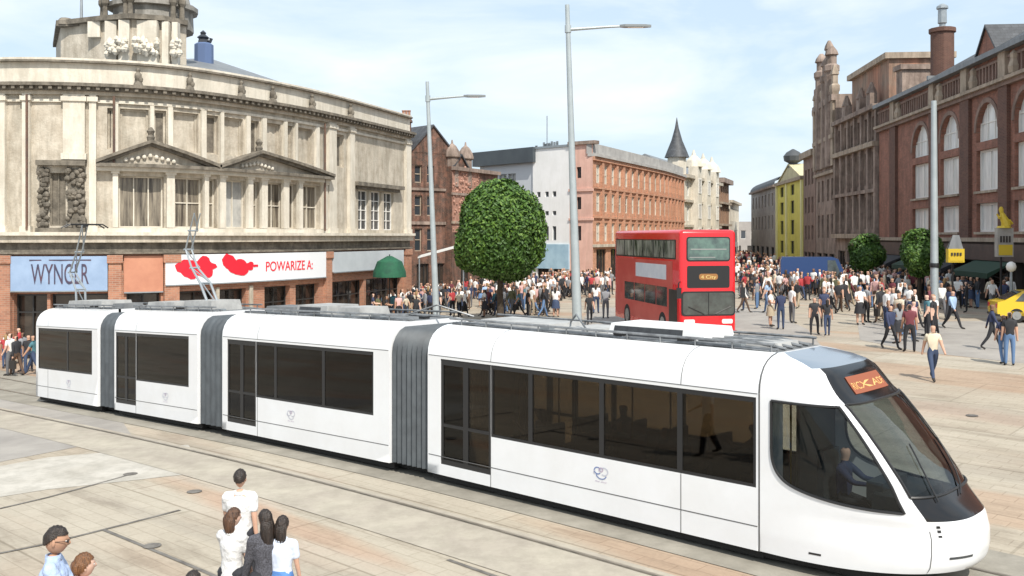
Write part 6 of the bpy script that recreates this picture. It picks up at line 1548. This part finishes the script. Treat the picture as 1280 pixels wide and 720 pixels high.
# ============================================================ FOREGROUND GROUP
def head_mesh(mb,J,P,skin_i=0,sc=1.0,glasses=False):
    """shaped head with nose, brow, eyes, lips, ears; faces -Y before turning"""
    hd=P.get('head',0); hy=P.get('hyaw',0)
    Mt=Matrix.Translation(J['neck'])@Matrix.Rotation(hy,4,'Z')@Matrix.Rotation(hd,4,'X')@Matrix.Translation((0,-.012,.125))@Matrix.Scale(sc,4)
    bm=bmesh.new(); bmesh.ops.create_uvsphere(bm,u_segments=40,v_segments=28,radius=1)
    for v in bm.verts:
        x,y,z=v.co
        w=.076; dpt=.098; hh=.118
        if z<0: w*=1-.30*(-z)**1.5; dpt*=1-.12*(-z)
        nx,ny,nz_=x*w,y*dpt,z*hh
        if y<0:
            ny-= .008*math.exp(-((z+.75)/.2)**2)*(1-abs(x))      # chin
            ny-= .026*math.exp(-(x/.17)**2)*math.exp(-((z+.16)/.16)**2)  # nose
            ny-= .010*math.exp(-(x/.10)**2)*math.exp(-((z-.08)/.16)**2)
            ny+= .010*math.exp(-((abs(x)-.38)/.16)**2)*math.exp(-((z-.05)/.12)**2) # eye sockets
            ny-= .005*math.exp(-((z-.24)/.10)**2)*(1-abs(x))
            ny-= .007*math.exp(-(x/.26)**2)*math.exp(-((z+.47)/.06)**2)
        v.co=Vector((nx,ny,nz_))
    k=len(mb.v)
    for v in bm.verts: mb.v.append(Mt@v.co)
    for f in bm.faces: 
        mb.f.append([k+v.index for v in f.verts]); c=f.calc_center_median(); lip=c.y<-.06 and abs(c.x)<.024 and -.066<c.z<-.050
        mb.mi.append(1 if lip else 0); mb.uv.append([(0,0)]*len(f.verts))
    bm.free()
    for s in (-1,1):
        k=len(mb.v); mb.lathe((0,0,0),[(.004,-.032),(.012,-.026),(.015,-.005),(.014,.02),(.005,.03)],8,0,sx=.5,sy=1.1)
        for i in range(k,len(mb.v)): mb.v[i]=Mt@(mb.v[i]+Vector((s*.076,.01,-.005)))
        k=len(mb.v); mb.lathe((0,0,0),[(.002,-.010),(.009,-.006),(.011,0),(.009,.006),(.002,.010)],8,2)
        for i in range(k,len(mb.v)): mb.v[i]=Mt@(mb.v[i]+Vector((s*.030,-.080,.006)))
        k=len(mb.v); mb.lathe((0,0,0),[(.001,-.005),(.005,0),(.001,.005)],6,3)
        for i in range(k,len(mb.v)): mb.v[i]=Mt@(mb.v[i]+Vector((s*.030,-.0895,.006)))
    return Mt
def hand(mb,J,k,curl=.5):
    w=J['wr'+k]; d=J['hd'+k].normalized(); s=-1 if k=='l' else 1
    side=Vector((0,-1,0)) if abs(d.y)<.8 else Vector((-s,0,0)); side=(side-d*side.dot(d)).normalized(); pn=d.cross(side)*(1 if True else 1)
    inn=Vector((-s,0,0)) if abs(d.y)<.8 else Vector((0,0,-1)); inn=(inn-d*inn.dot(d)).normalized()
    m=skin([w-d*.02,w+d*.03,w+d*.08,],[(0,1),(1,2)],[(.026,.026),(.036,.02),(.038,.018)],2); mb.mesh(m)
    for i,(o_,L_) in enumerate(((.03,.07),(.011,.08),(-.009,.075),(-.028,.058))):
        b=w+d*.075+side*o_; v=[b]; a=curl*.4
        for f in (.45,.32,.23): dd=d*math.cos(a)+inn*math.sin(a); v.append(v[-1]+dd*L_*f); a+=curl*.5
        m=skin(v,[(0,1),(1,2),(2,3)],[.0095,.009,.0085,.007],1); mb.mesh(m)
    b=w+d*.03+side*.03; m=skin([b-side*.01,b+side*.018+d*.025,b+side*.022+d*.05+inn*.01,b+side*.018+d*.068+inn*.016],[(0,1),(1,2),(2,3)],[.014,.012,.010,.008],1); mb.mesh(m)
LIP=cm('lip_tone',(.42,.17,.14)); EYW=cm('eye_white',(.7,.68,.65)); EYD=cm('eye_dark',(.03,.02,.015))
def figure(label,loc,face,P,skin_m,top,bot,hair,h=1.75,female=False,sleeves='short',hair_len=0,skirt=None,glasses=False,extra=None,hs=1.0,collar=True):
    J=joints(P); r=root('person',label,'person',loc,rz=face); sc=h/1.75; r.scale=(sc,)*3
    N_=list(dict.fromkeys([x for b in BONES for x in b if not x.startswith('ha')])); N_=[n for n in N_ if n not in('h1','h2','h3')]; N_.remove('pel'); N_.insert(0,'pel')
    ix={n:i for i,n in enumerate(N_)}; BB=[b for b in BONES if b[0] in ix and b[1] in ix]
    W_=.9 if female else 1.0
    def rd(n,f=1,a=0):
        q=RAD.get(n) or RAD.get(n[:-1]); 
        if not isinstance(q,tuple): q=(q,q)
        if n in('waist',) and female: q=(q[0]*.86,q[1]*.92)
        if n in('chest','nb') or n[:2] in('sh','el','wr'): q=(q[0]*W_,q[1]*W_)
        return (q[0]*f+a,q[1]*f+a)
    pts=[]
    me=skin([J[n] for n in N_],[(ix[a],ix[b]) for a,b in BB],[rd(n,.90) for n in N_],2,vox=.014)
    mb=MB(); mb.mesh(me); mb.mi=[0]*len(mb.mi)
    # shoes by face position
    for i,p in enumerate(me.polygons):
        if min(segd(p.center,J['an'+k],J['toe'+k]) for k in 'lr')<min(segd(p.center,J['kn'+k],J['an'+k]) for k in 'lr')+.001: mb.mi[i]=4
    k0=len(mb.mi)
    Mt=head_mesh(mb,J,P,sc=hs)
    k1=len(mb.mi); hand(mb,J,'l',P.get('curll',.5)); hand(mb,J,'r',P.get('curlr',.5)); 
    for i in range(k1,len(mb.mi)): mb.mi[i]=0
    mb.build('body',[skin_m,LIP,EYW,EYD,SHOE],r,smooth=True,angle=80,merge=False)
    # top
    ns_=['chest','waist','pel','nb','shl','shr','ell','elr']+(['wrl','wrr'] if sleeves=='long' else [])
    V=dict((n,J[n].copy()) for n in ns_); 
    if sleeves=='short':
        for k in 'lr': V['el'+k]=J['sh'+k].lerp(J['el'+k],.62)
    V['nb']=J['nb'].lerp(J['neck'],.15); V['pel']=J['pel']+Vector((0,0,-.03 if not P.get('seat') else .02))
    E_=[('chest','waist'),('waist','pel'),('chest','nb'),('chest','shl'),('chest','shr'),('shl','ell'),('shr','elr')]+([('ell','wrl'),('elr','wrr')] if sleeves=='long' else [])
    ii={n:i for i,n in enumerate(V)}
    def tr_(n):
        q=rd(n,1.12,.010)
        if n=='pel': q=(q[0]*.98,q[1]*1.0)
        if n in('ell','elr') and sleeves=='short': q=(.074*W_,.074*W_)
        if n in('wrl','wrr'): q=(.042,.042)
        return q
    R2_=lambda n:(lambda q:(q[0],q[1]))(tr_(n))
    hem=V['pel']+Vector((0,0,-.06 if not P.get('seat') else 0))
    segs=[(V['waist'],V['chest'],R2_('waist'),R2_('chest')),(hem,V['waist'],(.175*(W_+.02),.138),R2_('waist')),(V['chest'],V['nb']+Vector((0,0,-.03)),R2_('chest'),(.085,.075))]
    for k in 'lr': 
        segs+=[(V['sh'+k]+Vector((0,0,-.015)),V['el'+k],(.067*W_,.067*W_),(.060*W_,.060*W_) if sleeves=='short' else tr_('el'+k)),(V['chest']+Vector((0,0,.06)),V['sh'+k]+Vector((0,0,-.02)),(.11,.10),(.066*W_,.066*W_)),(V['nb'].lerp(V['chest'],.2),V['sh'+k]+Vector((0,0,.0)),(.062,.06),(.060*W_,.060*W_))]
        if sleeves=='long': segs.append((V['el'+k],V['wr'+k],tr_('el'+k),tr_('wr'+k)))
    m=union(segs,.012,.006); mb=MB(); mb.mesh(m); mb.mi=[0]*len(mb.mi); to=mb.build('shirt',top,r,smooth=True,angle=80,merge=False)
    if sleeves=='short':
        mb=MB(); c=J['nb'].copy(); mb.lathe(c,[(.088,-.02),(.090,.0),(.082,.022),(.074,.022)],20,0,sy=.9); mb.build('neckband',top,to,smooth=True)
    if collar and sleeves=='long': 
        mb=MB(); c=J['nb'].lerp(J['neck'],.45); mb.lathe(c,[(.078,-.03),(.073,.02),(.066,.02),(.07,-.03)],16); mb.build('collar',top,to,smooth=True)
    if skirt is not None:
        mb=MB(); c=J['pel']; K=24
        prof=[(.14,.10),(.165,0),(.19,-.12),(.23,-.30),(.27,-.50)]
        mb.lathe(c,prof,K,0,sy=.85); 
        for i in range(len(mb.v)):
            ring,j=divmod(i,K); mb.v[i]+= (mb.v[i]-c).xy.to_3d()*.06*math.sin(j*2*PI/K*6)*(ring/4) if ring<5 else Vector()
        mb.build('skirt',skirt,r,smooth=True)
    else:
        ns_=['pel','hpl','hpr','knl','knr','anl','anr']; V={n:J[n].copy() for n in ns_}; 
        for k in 'lr': V['an'+k]=J['kn'+k].lerp(J['an'+k],.93)
        ii={n:i for i,n in enumerate(V)}
        segs=[(V['pel']+Vector((0,0,.06)),V['pel']+Vector((0,0,-.03)),(.15*W_+.01,.12),(.165,.13))]
        for k in 'lr': segs+=[(V['hp'+k],V['kn'+k],(.108,.108),(.078,.078)),(V['kn'+k],V['an'+k],(.078,.078),(.062,.062))]
        m=union(segs,.014,.008); mb=MB(); mb.mesh(m); mb.mi=[0]*len(mb.mi); mb.build('trousers',bot,r,smooth=True,angle=80,merge=False)
    # hair
    bm=bmesh.new(); bmesh.ops.create_uvsphere(bm,u_segments=36,v_segments=26,radius=1); rr=random.Random(len(label))
    dele=[]
    for v in bm.verts:
        x,y,z=v.co
        lim=.42-.95*max(0,(y+.35)/1.35) if y>-.35 else .42
        if hair_len: lim-= .5*max(0,y+.2)
        cut=z<lim-(0.25 if hair_len and abs(x)>.75 else 0)
        f=1.0+.02*math.sin(13*x+7*z)+.02*math.sin(21*y+5*x)+rr.uniform(-.012,.012)
        v.co=Vector((x*.088*f,y*.108*f+.004,z*.128*f+.004))
        if cut: dele.append(v)
    bmesh.ops.delete(bm,geom=dele,context='VERTS')
    bmesh.ops.solidify(bm,geom=bm.faces[:],thickness=.012)
    bm.verts.ensure_lookup_table(); bm.verts.index_update(); mb=MB()
    for v in bm.verts: mb.v.append(Mt@v.co)
    for f in bm.faces: mb.f.append([v.index for v in f.verts]); mb.mi.append(0); mb.uv.append([(0,0)]*len(f.verts))
    bm.free()
    if hair_len:
        K=40; n=12; c0=Mt@Vector((0,.052,.045)); rings=[]
        for i in range(n+1):
            f=i/n; tp=math.sin(min(1,f*2.2+.25)*PI/2)*(1-.45*f**2.5); k0=len(mb.v); rings.append(k0)
            for j in range(K):
                t=2*PI*j/K; rip=1+.045*math.sin(j*2*PI/K*11+f*1.5)+.03*math.sin(j*2*PI/K*17+2*f)
                mb.v.append(Vector((c0.x+.092*tp*rip*math.cos(t)+.008*math.sin(f*5),c0.y+.03*math.sin(f*2.4)+.058*tp*rip*math.sin(t),c0.z+.03-hair_len*f-(.03*math.sin(j*1.7) if i==n else 0))))
        for i in range(n):
            for j in range(K):
                j2=(j+1)%K; mb.f.append([rings[i]+j,rings[i]+j2,rings[i+1]+j2,rings[i+1]+j]); mb.mi.append(0); mb.uv.append([(0,0)]*4)
        mb.f.append([rings[-1]+j for j in range(K)]); mb.mi.append(0); mb.uv.append([(0,0)]*K)
        mb.mi=[0]*len(mb.mi)
    mb.build('hair',hair,r,smooth=True,angle=80,merge=False)
    if glasses:
        mb=MB()
        for s in (-1,1):
            k=len(mb.v); mb.lathe((0,0,0),[(.004,-.014),(.024,-.010),(.026,.004),(.02,.014),(.004,.016)],10,0,sy=.25)
            for i in range(k,len(mb.v)): mb.v[i]=Mt@(mb.v[i]+Vector((s*.032,-.101,.008)))
            mb.tube([Mt@Vector((s*.055,-.098,.012)),Mt@Vector((s*.079,-.05,.012)),Mt@Vector((s*.079,.01,.008))],.003,5)
        mb.tube([Mt@Vector((-.01,-.105,.012)),Mt@Vector((.01,-.105,.012))],.003,5); mb.build('sunglasses',BLACK,r,smooth=True)
    return r,J
def hairmat(name,c,c2):
    m=mat(name,c,c2,scale=55,rough=.42,streak=.12,bump=.4,bscale=90); return m
HB_=hairmat('hair_chestnut',(.12,.055,.025),(.035,.016,.009)); HD=hairmat('hair_near_black',(.035,.022,.016),(.010,.007,.006)); HR=hairmat('hair_auburn',(.20,.085,.03),(.08,.035,.014))
SHIRTW=mat('white_cotton',(.66,.66,.66),(.60,.60,.60),scale=6,rough=.85,bump=.5,bscale=14); SHIRTB=mat('pale_blue_cotton',(.42,.52,.72),(.36,.46,.66),scale=8,rough=.85,bump=.5,bscale=14)
CHK=mat('dark_patterned_cloth',(.10,.10,.12),(.03,.03,.035),scale=60,rough=.85); SKB=mat('blue_skirt_cloth',(.10,.24,.52),(.07,.17,.42),scale=5,rough=.8,bump=.4,bscale=12); DRK=mat('dark_trouser_cloth',(.03,.032,.04),(.02,.02,.026),scale=20,rough=.85)
def at(px,ytop,h,):
    r=(px-640)/F; d=12
    for _ in range(40): d=(CZ-gz(r*d,d)-h)*F/(ytop-HZ)
    return Vector((r*d,d,gz(r*d,d)))
figure('man in white T-shirt and dark trousers seen from behind walking towards the tram',at(300,586,1.80),PI+.05,dict(legl=(.28,.15),legr=(-.22,.25),arml=(-.18,0),armr=(.25,.1),elbr=.9,elbl=.2,drop=.02),SK[0],SHIRTW,DRK,HD,h=1.80,hs=1.02)
figure('woman with chestnut hair in a white T-shirt beside the tall man',at(290,636,1.66),PI-.35,dict(arml=(.15,0),armr=(.5,.2),elbr=1.1,head=.1,hyaw=-.4),SK[3],SHIRTW,DRK,HB_,h=1.66,female=True,hair_len=.30)
figure('woman with long near black hair in dark patterned clothes at the group\'s centre',at(332,638,1.68),PI+.5,dict(arml=(.4,.1),elbl=1.0,armr=(.2,0),hyaw=.3),SK[1],CHK,DRK,HD,h=1.68,female=True,hair_len=.46,sleeves='long')
figure('girl with long dark hair in pale top and bright blue skirt at the group\'s side',at(352,646,1.60),PI-.15,dict(arml=(.1,0),armr=(.35,.1),elbr=.9,head=.15),SK[0],mat('pale_blue_white_top',(.62,.68,.78),(.55,.61,.74),scale=6,rough=.85),DRK,HD,h=1.60,female=True,hair_len=.34,skirt=SKB)
figure('man in pale blue shirt and sunglasses with dark hair in the near corner',at(67,661,1.90),PI/2+.25,dict(arml=(.5,.1),elbl=1.2,armr=(.4,.1),elbr=1.0,head=.12,hyaw=0),SK[1],SHIRTB,DRK,HD,h=1.90,glasses=True,hs=1.12,sleeves='long')
figure('person with tousled auburn hair beside the man in sunglasses',at(104,694,1.68),PI-.9,dict(arml=(.2,0),armr=(.2,0)),SK[3],mat('coral_top',(.60,.28,.20),(.5,.22,.16),scale=8,rough=.8),DRK,HR,h=1.68,female=True,hair_len=.16,hs=1.1)
figure('person of whom little but dark hair shows at the bottom edge',at(241,715,1.68),PI,dict(),SK[1],mat('cloth_charcoal_knit',(.06,.06,.065),rough=.9),DRK,HD,h=1.68)
